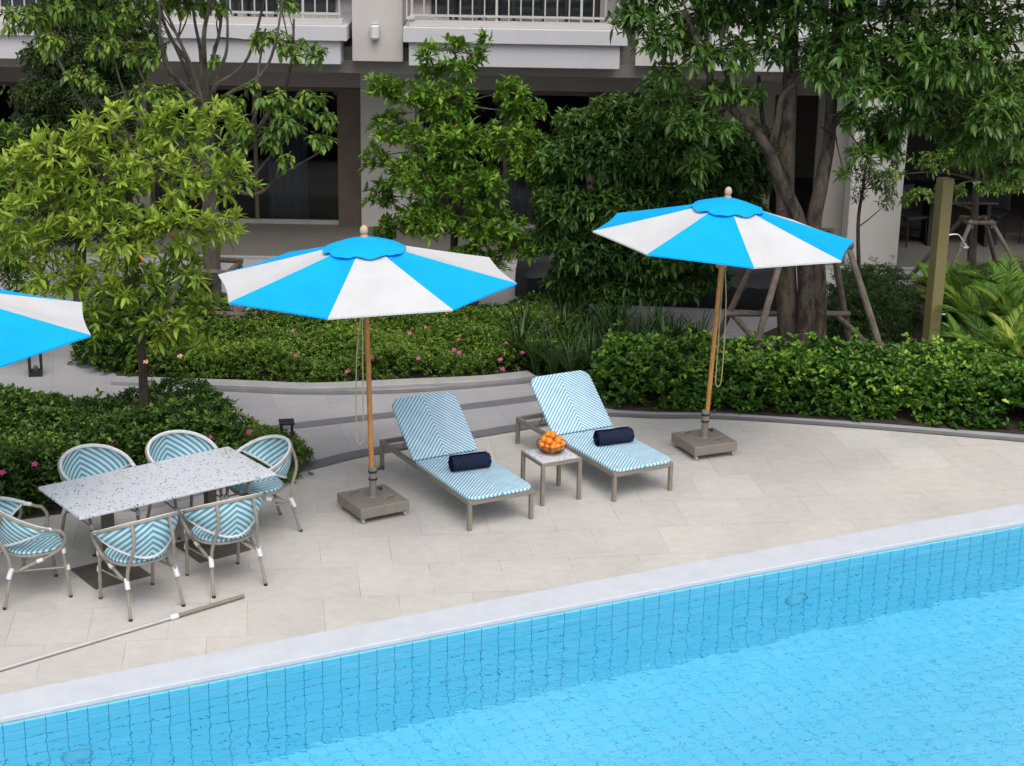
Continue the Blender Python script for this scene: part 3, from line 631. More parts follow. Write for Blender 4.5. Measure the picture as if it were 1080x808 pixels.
def big_tree():
    b = Vector((3.42, 19.5, 0)); Yb = b.y
    def stems(mb, b0):
        def st(L, r0, r1, dy=0):
            p = cr([ypt(u, v, Yb+d) for u, v, d in L], 6); n = len(p); mb.tube(p, [r0+(r1-r0)*(i/(n-1))**.8+(.06 if i == 0 else 0) for i in range(n)], 14, cap=False)
        st([(834, 402, .05), (832, 350, .05), (829, 290, .03), (828, 215, 0.02), (830, 150, 0), (834, 70, .1), (836, -20, .1), (838, -120, 0)], .155, .06)
        st([(850, 402, -.12), (850, 345, -.12), (849, 290, -.1), (843, 235, -.1), (826, 195, -.1), (808, 155, -.15), (788, 130, -.2), (758, 100, -.2), (742, 62, -.3), (722, 10, -.4)], .12, .025)
        st([(863, 400, 0), (862, 350, 0), (862, 290, -.02), (858, 240, -.05), (866, 195, -.05), (874, 150, 0), (877, 105, .1), (880, 50, .2), (890, -30, .3)], .125, .05)
        st([(812, 160, -.1), (820, 130, -.05), (826, 100, 0), (850, 80, 0)], .045, .03)
        st([(872, 140, 0), (900, 110, 0), (935, 95, -.1), (980, 60, -.2)], .05, .02)
        st([(770, 110, -.2), (768, 85, -.2), (760, 60, -.25), (764, 20, -.3)], .035, .015)
        st([(828, 220, 0), (815, 180, .1), (805, 130, .3), (800, 80, .5)], .05, .02)
    cl = [(668, 15, 19.6, 30, 16), (700, 35, 19.4, 34, 20), (690, -15, 19.6, 40, 22), (745, 15, 19.4, 36, 22), (735, 55, 19.3, 28, 18), (700, 75, 19.4, 20, 12), (775, 55, 19.2, 24, 20), (760, 95, 19.3, 22, 12), (790, 15, 19.5, 34, 22), (815, 50, 19.3, 24, 18),
          (845, 15, 19.2, 30, 18), (875, 45, 19.1, 28, 18), (865, 75, 19, 22, 12), (900, 15, 19.3, 34, 22), (925, 55, 19.1, 32, 20), (905, 90, 19, 26, 14), (960, 20, 19.3, 34, 24), (975, 60, 19.2, 32, 20), (945, 95, 19.1, 26, 14), (1015, 15, 19.4, 36, 26), (1025, 60, 19.3, 34, 22),
          (990, 100, 19.3, 30, 14), (1060, 30, 19.4, 34, 28), (1068, 85, 19.4, 30, 22), (1035, 115, 19.4, 28, 16), (950, 125, 19.5, 26, 12), (1030, 145, 19.5, 24, 12), (905, 125, 19.3, 18, 12), (912, 160, 19.5, 18, 10), (890, 185, 19.4, 8, 8), (790, 100, 19.4, 18, 12), (728, 130, 19.2, 24, 14),
          (765, 135, 19.2, 16, 10), (735, 175, 19.5, 20, 14), (1075, 140, 19.5, 28, 20), (850, -25, 19.4, 80, 26, .9), (760, -35, 19.5, 70, 26, .9), (950, -35, 19.4, 80, 26, .9), (1050, -35, 19.5, 60, 30, .9), (850, -80, 19.5, 120, 35, 1.4), (960, -80, 19.5, 100, 35, 1.4), (1110, 60, 19.6, 30, 60), (960, 75, 20.2, 60, 30), (880, 60, 20.3, 50, 30), (1030, 160, 20, 26, 14), (930, 150, 20.2, 22, 16), (1060, 175, 20.2, 30, 18), (1000, 60, 18.9, 40, 26), (1050, 120, 19, 34, 24), (930, 140, 20, 26, 20), (1010, 110, 20.4, 60, 40), (700, 110, 19.8, 30, 16)]
    make_tree('shade_tree', 'large shade tree with forked rough trunk propped by stakes behind right umbrella', b, [ypt(836, 20, Yb), ypt(834, 80, Yb), ypt(742, 62, Yb-.3), ypt(770, 110, Yb-.2), ypt(880, 50, Yb+.2), ypt(876, 120, Yb), ypt(935, 95, Yb-.1), ypt(980, 60, Yb-.2)],
        cl, 62, (.10, .165, .30), M['leaf_big'], M['bark'], 8, .2, (-.05, .9), .45, 'lance', .2, .016, .4, stems=stems)
big_tree()
t7 = Vector((6.55, 23.8, 0))
make_tree('young_tree', 'young tree with low spreading branches beside the dark restaurant opening', t7, [ypt(1026, 250, 23.8), ypt(1028, 222, 23.8), ypt(1030, 190, 23.8), ypt(1034, 140, 23.8)],
    [(1000, 200, 23.6, 22, 7), (970, 205, 23.5, 20, 6), (1045, 198, 23.5, 22, 8), (1075, 195, 23.5, 20, 8), (955, 212, 23.5, 10, 5), (1020, 165, 23.8, 30, 14), (985, 170, 23.8, 24, 12), (1060, 160, 23.8, 30, 16), (1040, 120, 23.8, 36, 18), (990, 130, 24, 28, 16), (1085, 120, 23.8, 30, 24), (940, 185, 23.6, 16, 8), (1055, 80, 23.8, 36, 20), (1100, 170, 23.7, 20, 20)],
    90, (.06, .10, .36), M['leaf_round'], M['bark_dark'], 6, .2, (.0, .9), .4, 'lance', .07, .014, .7)
# thin dark twigs of a small shrub in front of the column
make_tree('small_tree', 'slender twiggy tree in front of the pale right column', Vector((4.75, 22.6, 0)), [ypt(905, 240, 22.6), ypt(910, 200, 22.6), ypt(915, 160, 22.6)],
    [(925, 150, 22.6, 22, 14), (930, 190, 22.6, 16, 12), (915, 125, 22.6, 26, 14), (935, 215, 22.6, 10, 6), (900, 170, 22.6, 12, 10), (945, 165, 22.6, 14, 14), (918, 180, 22.5, 20, 16), (938, 120, 22.6, 22, 22), (935, 200, 22.5, 16, 16), (905, 205, 22.6, 10, 10)],
    90, (.05, .085, .28), M['leaf_deep'], M['bark_dark'], 6, .3, (-.1, .8), .1, 'lance', .03, .010, .8)

# stake frames round trunks
def stake_frame(c, half, top, z1, zt, r, label, cross=True, rot=0.0):
    t = empty('tree_stake_frame', c, rot, label=label, cat='tree stakes')
    for sx in (-1, 1):
        for sy in (-1, 1):
            mb = MB(); mb.tube(cr([(sx*(half+.10), sy*(half+.10), -.02), (sx*(half*.62+top*.38), sy*(half*.62+top*.38), zt*.5), (sx*top, sy*top, zt)], 4), [r*1.08, r, r*1.03, r*.95, r, r*.95, r*.92, r*.88, r*.85], 8); mb.build('stake', M['stake'], t)
    for (zz, e, hh) in ((z1, .14, half*.80), (zt-.08, .06, top)):
        for sx in (-1, 1):
            mb = MB(); mb.tube([(sx*hh+random.uniform(-.03, .03), -hh-e, zz), (sx*hh, 0, zz+.02), (sx*hh, hh+e, zz+.01)], r*.85, 8); mb.build('crossbar', M['stake'], t)
            mb = MB(); mb.tube([(-hh-e, sx*(hh+r), zz+r*1.6), (0, sx*(hh+r), zz+r*1.5), (hh+e, sx*(hh+r), zz+r*1.3)], r*.85, 8); mb.build('crossbar', M['stake'], t)
    return t
stake_frame((3.42, 19.5, 0), .80, .36, .50, 1.68, .042, 'weathered timber stake frame around the large shade tree trunk', rot=.10)
stake_frame((G(224, 356).x, G(224, 356).y, 0), .50, .28, .38, .95, .04, 'weathered timber stake frame around the back left tree trunk', rot=-.08)
stake_frame((t7.x, t7.y, 0), .60, .14, .18, 1.05, .035, 'thin timber stake frame around the young tree by the restaurant', rot=.1)

# strap leaf plants
def blade_plant(c, h, n, w, label, grp, name='strap_leaf_plant', mat=None, lean=.9):
    t = empty(name, c, label=label, cat='plant', group=grp); V = []; Fc = []; R = []
    for i in range(n):
        a = random.uniform(0, 2*PI); l = h*random.uniform(.6, 1.1); out = random.uniform(.15, lean); d = Vector((math.cos(a), math.sin(a), 0)); s = Vector((-d.y, d.x, 0)); b = d*random.uniform(0, .05); o = len(V); k = 6; rr = random.random()*.8+(.2 if random.random() < .1 else 0)
        for j in range(k+1):
            u = j/k; p = b+d*(out*l*u**1.7)+Vector((0, 0, l*(u-.42*out*u**2.6))); ww = w*(1-u**2.2)*(.6+.8*min(u*3, 1))*.5+.0008
            V += [tuple(p-s*ww), tuple(p+s*ww)]; R += [rr, rr]
            if j < k: Fc.append((o+2*j, o+2*j+1, o+2*j+3, o+2*j+2))
    me = bpy.data.meshes.new('leaves'); me.from_pydata(V, [], Fc); me.materials.append(mat or M['leaf_strap']); at = me.attributes.new('rnd', 'FLOAT', 'POINT'); at.data.foreach_set('value', R)
    o = bpy.data.objects.new('leaves', me); COL.objects.link(o); o.parent = t; return t
sp_ = [(548, 386), (566, 395), (585, 402), (604, 407), (575, 380), (598, 385), (622, 402), (640, 390), (660, 398), (684, 396), (618, 372), (648, 372), (676, 378), (700, 384), (712, 372), (554, 366), (590, 364), (735, 380), (690, 362), (640, 356), (610, 352)]
for i, (u, v) in enumerate(sp_):
    p = G(u, v); blade_plant((p.x, p.y, .01), random.uniform(.55, .8), 42, .026, 'arching strap leaved plant between the ground cover and the right hedge', 'strap leaved plants under the dark tree')
# areca palms
def palm(c, h, n, label, grp=None, spread=.9, sc=1.0):
    t = empty('areca_palm', c, label=label, cat='palm', group=grp); P = []; D = []; L = []; R = []; NN = []; mb = MB()
    for i in range(n):
        a = 2*PI*i/n+random.uniform(-.4, .4); d = Vector((math.cos(a), math.sin(a), 0)); l = h*random.uniform(.8, 1.15); o = random.uniform(.35, 1)*spread; rr = random.random()*.45+(.4 if random.random() < .15 else .1)
        pts = []
        for j in range(13):
            u = j/12; pts.append(d*(l*o*u**1.3)+Vector((0, 0, l*(1.05*u-.62*o*u**2.4))))
        mb.tube(pts, [.010*(1-.8*j/12) for j in range(13)], 4, cap=False)
        for j in range(3, 36):
            u = j/36; q = u*12; k = int(q); p = pts[k].lerp(pts[min(k+1, 12)], q-k); tg = (pts[min(k+1, 12)]-pts[max(k-1, 0)]).normalized(); s = tg.cross(Vector((0, 0, 1))).normalized()
            for sg in (-1, 1):
                P.append(p); D.append(s*sg+tg*(.7+.7*u)+Vector((0, 0, .42))); L.append(.27*sc*math.sin(PI*min(.98, .18+u*.8))+.05); R.append(min(1, max(0, rr+random.uniform(-.1, .15)))); NN.append((0, 0, 1))
    mb.build('stems', M['leaf_stem'], t); P = np.array([tuple(p) for p in P]); D = np.array([tuple(p) for p in D]); L = np.array(L)
    leaf_mesh('fronds', P, D, L, L*.07, np.array(R), M['leaf_palm'], t, 'lance', .25)
    return t
M['leaf_stem'] = simple('palm_stem', (.10, .15, .03), .6, .2, 9)
GP = 'feathery palms behind the right end of the hedge'
for i, (u, v, h, n) in enumerate([(1052, 408, 1.0, 16), (1085, 420, 1.0, 16), (1018, 402, .75, 14), (1075, 372, 1.0, 16), (1030, 365, .95, 15), (1000, 350, .6, 12), (1010, 340, .9, 14), (1060, 338, .95, 14), (900, 335, .65, 9), (915, 325, .45, 8), (1105, 385, 1.0, 15), (985, 318, .5, 10)]):
    p = G(u, v); palm((p.x, p.y, .01), h*1.05, int(n*.8), 'bright green feathery palm in the bed behind the right hedge', GP)
# dark fine shrubs behind
for i, (px, h, lab) in enumerate([([(862, 330), (900, 322), (945, 325), (975, 340), (960, 362), (900, 372), (865, 366)], .62, 'fine leaved grey-green shrub between the staked trunk and the olive post'),
                                  ([(985, 330), (1100, 330), (1110, 305), (1040, 300), (985, 305)], .40, 'low dark shrub bed below the young tree by the restaurant')]):
    mass('shrub', wpoly(px), h, 1100, (.05, .09, .16), M['leaf_feather'], 7, .35, .3, 2.2, label=lab, cat='shrub')
mass('shrub', wpoly([(85, 350), (110, 343), (170, 340), (250, 346), (245, 375), (215, 394), (140, 396), (95, 396), (75, 384)]), .55, 600, (.06, .11, .35), M['leaf_left'], 7, .35, .45, 2.4, shape='lance', label='dark green shrub mass beneath the yellow-green tree, beyond the left path', cat='shrub')

# ------------------------------------------------------------------ building
def building():
    B = empty('hotel_building', (0, 27.2, 0), label='pale grey hotel building with white balconies and dark ground floor openings', cat='building'); L = lambda m: m
    def part(name, boxes, mat, parent=B, smooth=False, bev=0):
        mb = MB()
        for (x0, x1, y0, y1, z0, z1) in boxes: mb.box((x0+x1)/2, (y0+y1)/2-27.2, (z0+z1)/2, x1-x0, y1-y0, z1-z0, 0, 0, bev)
        return mb.build(name, mat, parent, smooth=smooth)
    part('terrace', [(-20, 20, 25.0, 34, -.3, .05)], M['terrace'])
    part('terrace_edge', [(-20, 20, 24.9, 24.998, -.2, .045)], M['kerb'])
    # ground floor wall, recessed: piers and lintel
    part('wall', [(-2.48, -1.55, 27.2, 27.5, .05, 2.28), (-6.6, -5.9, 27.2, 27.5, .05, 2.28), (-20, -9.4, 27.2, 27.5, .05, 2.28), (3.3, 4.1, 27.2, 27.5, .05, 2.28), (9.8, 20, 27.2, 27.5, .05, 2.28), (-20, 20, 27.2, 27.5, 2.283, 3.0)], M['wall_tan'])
    part('reveal', [(-2.86, -2.483, 27.22, 27.29, .05, 2.27)], M['brown'])
    part('wall_panel', [(1.15, 2.6, 27.15, 27.198, .05, 2.2)], M['brown'])
    part('pier_facing', [(-2.48, -1.62, 27.14, 27.197, .052, 2.9)], M['wall'])
    # interior
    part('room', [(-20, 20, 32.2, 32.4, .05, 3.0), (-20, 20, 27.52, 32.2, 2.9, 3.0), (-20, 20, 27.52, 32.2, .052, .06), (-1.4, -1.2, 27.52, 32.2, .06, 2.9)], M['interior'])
    for x0, x1 in ((-5.9, -2.48), (-9.4, -6.6), (-1.55, 1.2), (1.2, 3.3)):
        w = part('window', [(x0, x0+.06, 27.30, 27.36, .06, 2.27), (x1-.06, x1, 27.30, 27.36, .06, 2.27), (x0+.06, x1-.06, 27.30, 27.36, 2.2, 2.27), ((x0+x1)/2-.03, (x0+x1)/2+.03, 27.30, 27.36, .12, 2.2)], M['brown'])
        part('sill', [(x0+.06, x1-.06, 27.27, 27.36, .052, .118)], M['kerb'], w)
        part('pane', [(x0+.06, (x0+x1)/2-.03, 27.328, 27.334, .12, 2.2), ((x0+x1)/2+.03, x1-.06, 27.328, 27.334, .12, 2.2)], M['glass'], w)
        mb = MB(); n = 16; cx = x1-1.55
        vs = []
        for i in range(n*2+1): xx = cx+i*.02; yy = 27.6-27.2+.04*math.sin(i*1.4); vs += [(xx, yy, .08), (xx, yy, 2.7)]
        mb.add(vs, [(2*i, 2*i+2, 2*i+3, 2*i+1) for i in range(n*2)]); mb.build('curtain', M['curtain'], w)
    # soffit slab and columns
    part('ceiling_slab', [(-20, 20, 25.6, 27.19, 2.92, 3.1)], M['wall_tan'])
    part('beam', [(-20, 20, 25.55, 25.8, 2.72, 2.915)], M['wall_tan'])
    for xc, wd in ((5.36, .78), (-8.6, .7), (12.6, .78)):
        part('column', [(xc-wd/2, xc+wd/2, 25.05, 25.5, .05, 3.2)], M['wall'], bev=.01)
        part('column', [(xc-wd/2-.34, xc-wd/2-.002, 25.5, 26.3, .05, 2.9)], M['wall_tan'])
    # upper storey
    part('upper_wall', [(-20, 20, 27.0, 27.2, 3.11, 3.7), (-20, 20, 27.0, 27.2, 6.0, 6.8), (-2.9, -1.2, 26.9, 27.2, 3.7, 6.0), (1.2, 2.2, 27.0, 27.2, 3.7, 6.0), (5.9, 7.5, 27.0, 27.2, 3.7, 6.0), (-11, -9, 27.0, 27.2, 3.7, 6.0)], M['wall'])
    part('roof', [(-20, 20, 25.2, 33, 6.8, 7.0)], M['fascia'])
    for (x0, x1) in ((-2.42, -1.68), (1.72, 2.75), (6.7, 7.5), (-10.6, -9.4)):
        part('pier', [(x0, x1, 25.25, 27.0, 2.93, 6.79)], M['wall'], bev=.006)
    for (x0, x1) in ((-9.3, -2.49), (-1.60, 1.56), (2.85, 6.6), (7.6, 14)):
        f = part('balcony', [(x0+.02, x1-.08, 25.04, 26.98, 2.90, 3.24)], M['fascia'], bev=.008)
        part('balcony_ledge', [(x0-.06, x1+.02, 24.96, 27.0, 3.243, 3.46)], M['fascia'], f, bev=.008)
        part('curb', [(x0+.02, x1-.05, 25.08, 25.22, 3.463, 3.55)], M['wall'], f)
        rl = part('railing', [(x0+.03, x1-.08, 25.12, 25.16, 3.60, 3.63), (x0+.03, x1-.08, 25.11, 25.17, 4.5, 4.54)], M['railing'], f)
        mb = MB(); xx = x0+.06; i = 0
        while xx < x1-.1: mb.box(xx, 25.14-27.2, 4.02, .018 if i % 7 else .034, .022, .93 if i % 7 else .96); xx += .175; i += 1
        mb.build('baluster', M['railing'], rl, smooth=False, kind='stuff')
        part('rail_bracket', [(x0-.02, x0+.10, 25.05, 25.2, 3.56, 3.60), (x0-.02, x0+.0, 25.05, 25.2, 3.60, 4.5)], M['wall'], f)
        part('window', [(x0+.25, x1-.35, 26.96, 26.99, 3.48, 6.0)], M['glassdark'], f)
    for x in (-2.08, 2.0):
        l = part('wall_lamp', [(x-.065, x+.065, 25.12, 25.248, 3.25, 3.47)], M['white'], bev=.03)
        part('lamp_cap', [(x-.04, x+.04, 25.14, 25.249, 3.472, 3.485)], M['wall'], l)
M['glassdark'] = simple('dark_window_glass', (.025, .03, .036), .08, .2, 2, spec=.6)
building()
# balcony furniture
def balcony_chair(x, label):
    t = empty('balcony_chair', (x, 25.8, 3.463), random.uniform(-.3, .3), label=label, cat='chair', group='dark chairs on the balconies')
    for sx in (-.22, .22):
        for sy in (-.22, .22): MB().box(sx, sy, .22, .04, .04, .44).build('leg', M['black'], t, smooth=False)
    MB().box(0, 0, .45, .5, .5, .06, bev=.015).build('seat', M['black'], t)
    MB().box(0, .23, .72, .5, .05, .46, bev=.015).build('backrest', M['black'], t)
for x, l in ((-.75, 'dark armchair behind the middle balcony railing, nearer the wall lamp pier'), (.15, 'dark armchair near the centre of the middle balcony'), (.95, 'dark chair at the right side of the middle balcony'), (-3.9, 'dark chair on the left balcony behind its railing')): balcony_chair(x, l)
tt = empty('balcony_table', (-.3, 25.75, 3.463), label='small dark round table on the middle balcony', cat='table'); MB().lathe([(.25, .5), (.25, .53)], n=20).build('top', M['black'], tt); MB().lathe([(.18, 0), (.18, .02), (.03, .04), (.03, .5)], n=16).build('pedestal', M['black'], tt)

# dark restaurant furniture inside the terrace on the right
def terrace_chair(x, y, rz):
    t = empty('terrace_chair', (x, y, .05), rz, label='dark chair in the shade of the ground floor terrace', cat='chair', group='dark chairs on the shaded terrace')
    for sx in (-.2, .2):
        for sy in (-.2, .2): MB().tube([(sx, sy, 0), (sx*.9, sy*.9, .44)], .016, 6).build('leg', M['black'], t)
    MB().box(0, 0, .45, .46, .46, .05, bev=.015).build('seat', M['black'], t); MB().box(0, .22, .7, .46, .04, .42, bev=.015).build('backrest', M['black'], t)
for x, y, r in ((6.25, 26.6, .5), (7.6, 26.9, -.6), (8.3, 26.6, 1.8), (9.1, 26.9, .2)): terrace_chair(x, y, r)
tt = empty('terrace_table', (7.0, 26.7, .05), label='dark dining table on the shaded ground floor terrace', cat='table'); MB().box(0, 0, .72, 1.1, .8, .04, bev=.01).build('top', M['black'], tt)
for sx in (-.45, .45): MB().box(sx, 0, .35, .06, .5, .7).build('leg', M['black'], tt, smooth=False)

# long covered black sofa
def sofa():
    a, b = G(545, 316), G(838, 329); t = empty('covered_sofa', ((a.x+b.x)/2, (a.y+b.y)/2+.4, .004), math.atan2(b.y-a.y, b.x-a.x), label='long low black covered outdoor sofa on the grey paving behind the trees', cat='sofa')
    L = (b-a).length/2; n = 40; sec = [(-.42, .0), (-.46, .10), (-.45, .32), (-.36, .40), (-.10, .43), (.05, .50), (.15, .62), (.36, .60), (.43, .50), (.45, .0)]; vs = []
    for i in range(n+1):
        x = -L+2*L*i/n; e = min(1, (1-abs(x)/L)*L/.18)**.4 if abs(x) < L else .55; e = max(e, .55); sag = .015*math.sin(i*1.9)+.01*math.sin(i*.7)
        for y, z in sec: vs.append((x, y*e, z*(.9+.1*e)+(sag if z > .2 else 0)))
    k = len(sec); fs = [(i*k+j, (i+1)*k+j, (i+1)*k+j+1, i*k+j+1) for i in range(n) for j in range(k-1)]+[tuple(range(k)), tuple(reversed(range(n*k, n*k+k)))]
    MB().add(vs, fs).build('cover', M['blackfab'], t)
    for sx in (-L+.3, 0, L-.3): MB().box(sx, -.44, .02, .3, .05, .035).build('skirt_tie', M['black'], t)
sofa()

# olive shower post
def shower():
    b = Vector((5.22, 20.55, 0)); t = empty('shower_post', b, .35, label='tall olive square outdoor shower post with chrome shower head', cat='shower')
    MB().box(0, 0, 1.10, .155, .155, 2.20, bev=.004).build('post', M['olive'], t)
    a = MB(); a.tube(cr([(.07, -.05, 1.50), (.16, -.07, 1.51), (.22, -.08, 1.49), (.29, -.10, 1.38)], 5), .011, 8); am = a.build('shower_arm', M['chrome'], t)
    MB().lathe([(.012, 1.39), (.02, 1.375), (.055, 1.355), (.055, 1.345)], .30, -.10, 16).build('shower_head', M['chrome'], am)
    MB().tube([(.07, -.06, .50), (.13, -.08, .50)], .014, 8).build('tap', M['chrome'], t)
shower()

# ------------------------------------------------------------------ lanterns
def lantern(c, h, w, label):
    t = empty('path_lantern', c, .2, label=label, cat='lantern', group='black open frame path lanterns')
    for sx in (-1, 1):
        for sy in (-1, 1): MB().box(sx*w/2, sy*w/2, h/2, .022, .022, h).build('post', M['black'], t, smooth=False)
    MB().box(0, 0, h+.012, w+.05, w+.05, .024, bev=.004).build('top', M['black'], t); MB().box(0, 0, .03, w+.02, w+.02, .055).build('base', M['black'], t)
    MB().lathe([(.03, .05), (.03, .1), (.015, .12)], n=12).build('lamp', M['dark_metal'], t)
p = G(303, 477); lantern((p.x, p.y, .004), .31, .105, 'black open frame lantern on the path edge right of the dining table')
p = G(38, 396); lantern((p.x, p.y, .004), .32, .13, 'black open frame lantern beyond the left umbrella canopy')

# ------------------------------------------------------------------ umbrellas
def umbrella():
    t = empty('parasol', (0, 0, 0)); R = 1.365; zr, za = 2.235, 2.575; S = 8
    # canopy: 8 panels alternating, slightly sagging, with thickness
    def canopy_mesh(r0, r1, z0, z1, sag, scal, mats, name, parent, ph=0.0, nseg=8, rings=10, thick=.004, bulge=.0):
        vs = []; fs = []; mi = []; o = 0; mb = MB()
        for k in range(S):
            a0 = 2*PI*k/S+ph; a1 = 2*PI*(k+1)/S+ph
            p0, p1 = Vector((math.cos(a0), math.sin(a0), 0)), Vector((math.cos(a1), math.sin(a1), 0)); grid = []
            for i in range(rings+1):
                u = i/rings; rr = r0+(r1-r0)*u; row = []
                for j in range(nseg+1):
                    w = j/nseg; q = p0.lerp(p1, w)*rr; s = math.sin(PI*w)
                    q = q*(1-scal*s*u**3); z = z0+(z1-z0)*u**.93-sag*s*math.sin(PI*min(1, u*.9+.02))+bulge*s*u
                    row.append((q.x, q.y, z))
                grid.append(row)
            flat = [p for row in grid for p in row]; n = nseg+1
            fs = [(i*n+j, (i+1)*n+j, (i+1)*n+j+1, i*n+j+1) for i in range(rings) for j in range(nseg)]
            mb.add(flat, fs, k % 2); mb.add([(p[0], p[1], p[2]-thick) for p in flat], [tuple(reversed(f)) for f in fs], k % 2)
            b = len(flat); hem = [(rings*n+j, rings*n+j+b, rings*n+j+1+b, rings*n+j+1) for j in range(nseg)]
            mb.add(flat+[(p[0], p[1], p[2]-thick*3.5) for p in flat], hem, k % 2)
        return mb.build(name, mats, parent)
    can = canopy_mesh(.10, R, za, zr, .018, .018, [M['white_cloth'], M['blue_cloth']], 'canopy', t)
    # vent cap
    mb = MB(); vs = [(0, 0, za+.045)]; n = 64; rr = 8; fs = []
    for i in range(1, rr+1):
        u = i/rr
        for j in range(n):
            a = 2*PI*j/n; sc = 1+.0*u; w = (a/(2*PI)*8) % 1; s = math.sin(PI*w); r = .365*u*(1+.025*s*u**4-.015*(1-s)*u**4); z = za+.040-.096*u**1.25-.020*s*u**6+.006*math.sin(a*13)*u*u+.004
            vs.append((r*math.cos(a), r*math.sin(a), z))
    k0 = 1+(rr-1)*n
    for j in range(n): x_, y_, z_ = vs[k0+j]; vs.append((x_*.985, y_*.985, z_-.006))
    fs = [(0, 1+j, 1+(j+1) % n) for j in range(n)]+[(1+i*n+j, 1+(i+1)*n+j, 1+(i+1)*n+(j+1) % n, 1+i*n+(j+1) % n) for i in range(rr) for j in range(n)]
    mb.add(vs, fs); mb.build('vent', [M['blue_cloth']], can)
    MB().lathe([(.018, za+.03), (.036, za+.04), (.036, za+.055), (.020, za+.062), (.034, za+.08), (.038, za+.10), (.033, za+.125), (.018, za+.142), (.004, za+.147)], n=16).build('finial', M['finial'], t)
    MB().lathe([(.024, .33), (.024, 1.5), (.024, za+.05)], n=14).build('pole', M['wood'], t)
    for k in range(8):
        a = 2*PI*k/8; c, s = math.cos(a), math.sin(a); rb = MB(); rb.tube([(c*.05, s*.05, za-.03), (c*R*.5, s*R*.5, (za+zr)/2-.012), (c*(R-.02), s*(R-.02), zr-.016)], .011, 6); rbo = rb.build('rib', M['wood'], t)
        st = MB(); st.tube([(c*.05, s*.05, 1.95), (c*.66, s*.66, (za+zr)/2-.03)], .009, 6); st.build('strut', M['wood'], rbo)
    MB().lathe([(.03, 1.91), (.06, 1.92), (.06, 1.98), (.03, 1.99)], n=16).build('hub', M['wood'], t)
    rp = MB(); rp.tube(cr([(-.035, -.03, 1.9), (-.045, -.035, 1.5), (-.06, -.03, .85), (-.075, -.035, .70), (-.115, -.035, .70), (-.125, -.03, .85), (-.10, -.03, 1.5), (-.05, -.03, 1.9)], 6), .006, 5); cd_ = rp.build('cord', M['rope'], t); cd_.rotation_euler = (0, 0, rad(95))
    return t
def umb_base(par, loc, rz):
    b = MB().box(0, 0, .105, .50, .50, .10, bev=.006).build('base', M['base_metal'])
    MB().lathe([(.045, .156), (.036, .165), (.036, .40), (.040, .405), (.040, .45), (.034, .452)], n=18).build('tube', M['base_metal'], b)
    kn = MB(); kn.tube([(.03, -.01, .42), (.085, -.02, .43)], .014, 8); kn.ball((.09, -.02, .43), .022, 8, 6); kn.lathe([(.043, .395), (.043, .415)], n=16); kn.lathe([(.043, .325), (.042, .34)], n=16); kn.build('clamp', M['black'], b)
    k2 = MB(); k2.tube([(.03, -.02, .24), (.06, -.03, .24)], .009, 8); k2.ball((.065, -.03, .235), .02, 8, 6); k2.build('knob', M['black'], b)
    for (x, y, r) in ((-.13, .15, .25), (.10, -.13, .25)):
        c, s = math.cos(r), math.sin(r); h = MB(); h.tube(cr([(x-.06*c, y-.06*s, .15), (x-.055*c, y-.055*s, .178), (x, y, .184), (x+.055*c, y+.055*s, .178), (x+.06*c, y+.06*s, .15)], 4), .006, 6); h.build('handle', M['taupe'], b)
    for sx in (-1, 1):
        for sy in (-1, 1):
            c = MB(); c.box(sx*.215, sy*.215, .048, .03, .034, .02); c.tube([(sx*.215-.012, sy*.215, .021), (sx*.215+.012, sy*.215, .021)], .021, 12); c.build('caster', M['chrome2'], b)
    b.parent = par; b.matrix_parent_inverse = par.matrix_basis.inverted(); b.location = loc; b.rotation_euler = (0, 0, rz)
    return b
M['chrome2'] = simple('caster_metal', (.38, .37, .35), .4, .1, 9, metal=.3)
pr = umbrella(); g = 'blue and white striped parasols by the pool'
U1 = G(393.5, 540); U2 = G(742, 476); U3 = G(-82, 346, 2.235)
def place(o, loc, rot, label, tilt=0.0):
    o.location = loc; o.rotation_euler = (0, tilt, rot); tagp(o, label, 'umbrella', g)
place(pr, (U1.x, U1.y, .0), rad(-98.0), 'blue and white parasol over the dining end, left of the two loungers'); pr.rotation_euler = (0, rad(0.4), rad(-98))
u2 = copy_tree(pr); place(u2, (U2.x, U2.y, .0), rad(-84.5), 'blue and white parasol standing right of the loungers against the hedge')
# the right parasol leans a little to the right
u2.rotation_mode = 'XYZ'; u2.matrix_world = Matrix.Translation((U2.x, U2.y, 0)) @ Matrix.Rotation(rad(2.3), 4, 'Y') @ Matrix.Rotation(rad(-84.5), 4, 'Z') @ Matrix.Diagonal((.97, .97, 1.02, 1))
pr.matrix_world = Matrix.Translation((U1.x, U1.y, 0)) @ Matrix.Rotation(rad(-1.3), 4, 'Y') @ Matrix.Rotation(rad(-98), 4, 'Z')
u3 = copy_tree(pr); place(u3, (U3.x, U3.y, 0), rad(-20+180-0), 'blue and white parasol cut off by the left edge of the photo'); u3.rotation_euler = (0, 0, rad(-5))
for c_ in u2.children:
    if c_.name.startswith('cord'): c_.rotation_euler = (0, 0, rad(-90))
umb_base(pr, (U1.x, U1.y, 0), math.atan2(14.7-14.42, -.92+1.37))
umb_base(u2, (U2.x, U2.y, 0), rad(24))
umb_base(u3, (U3.x, U3.y, 0), .3)

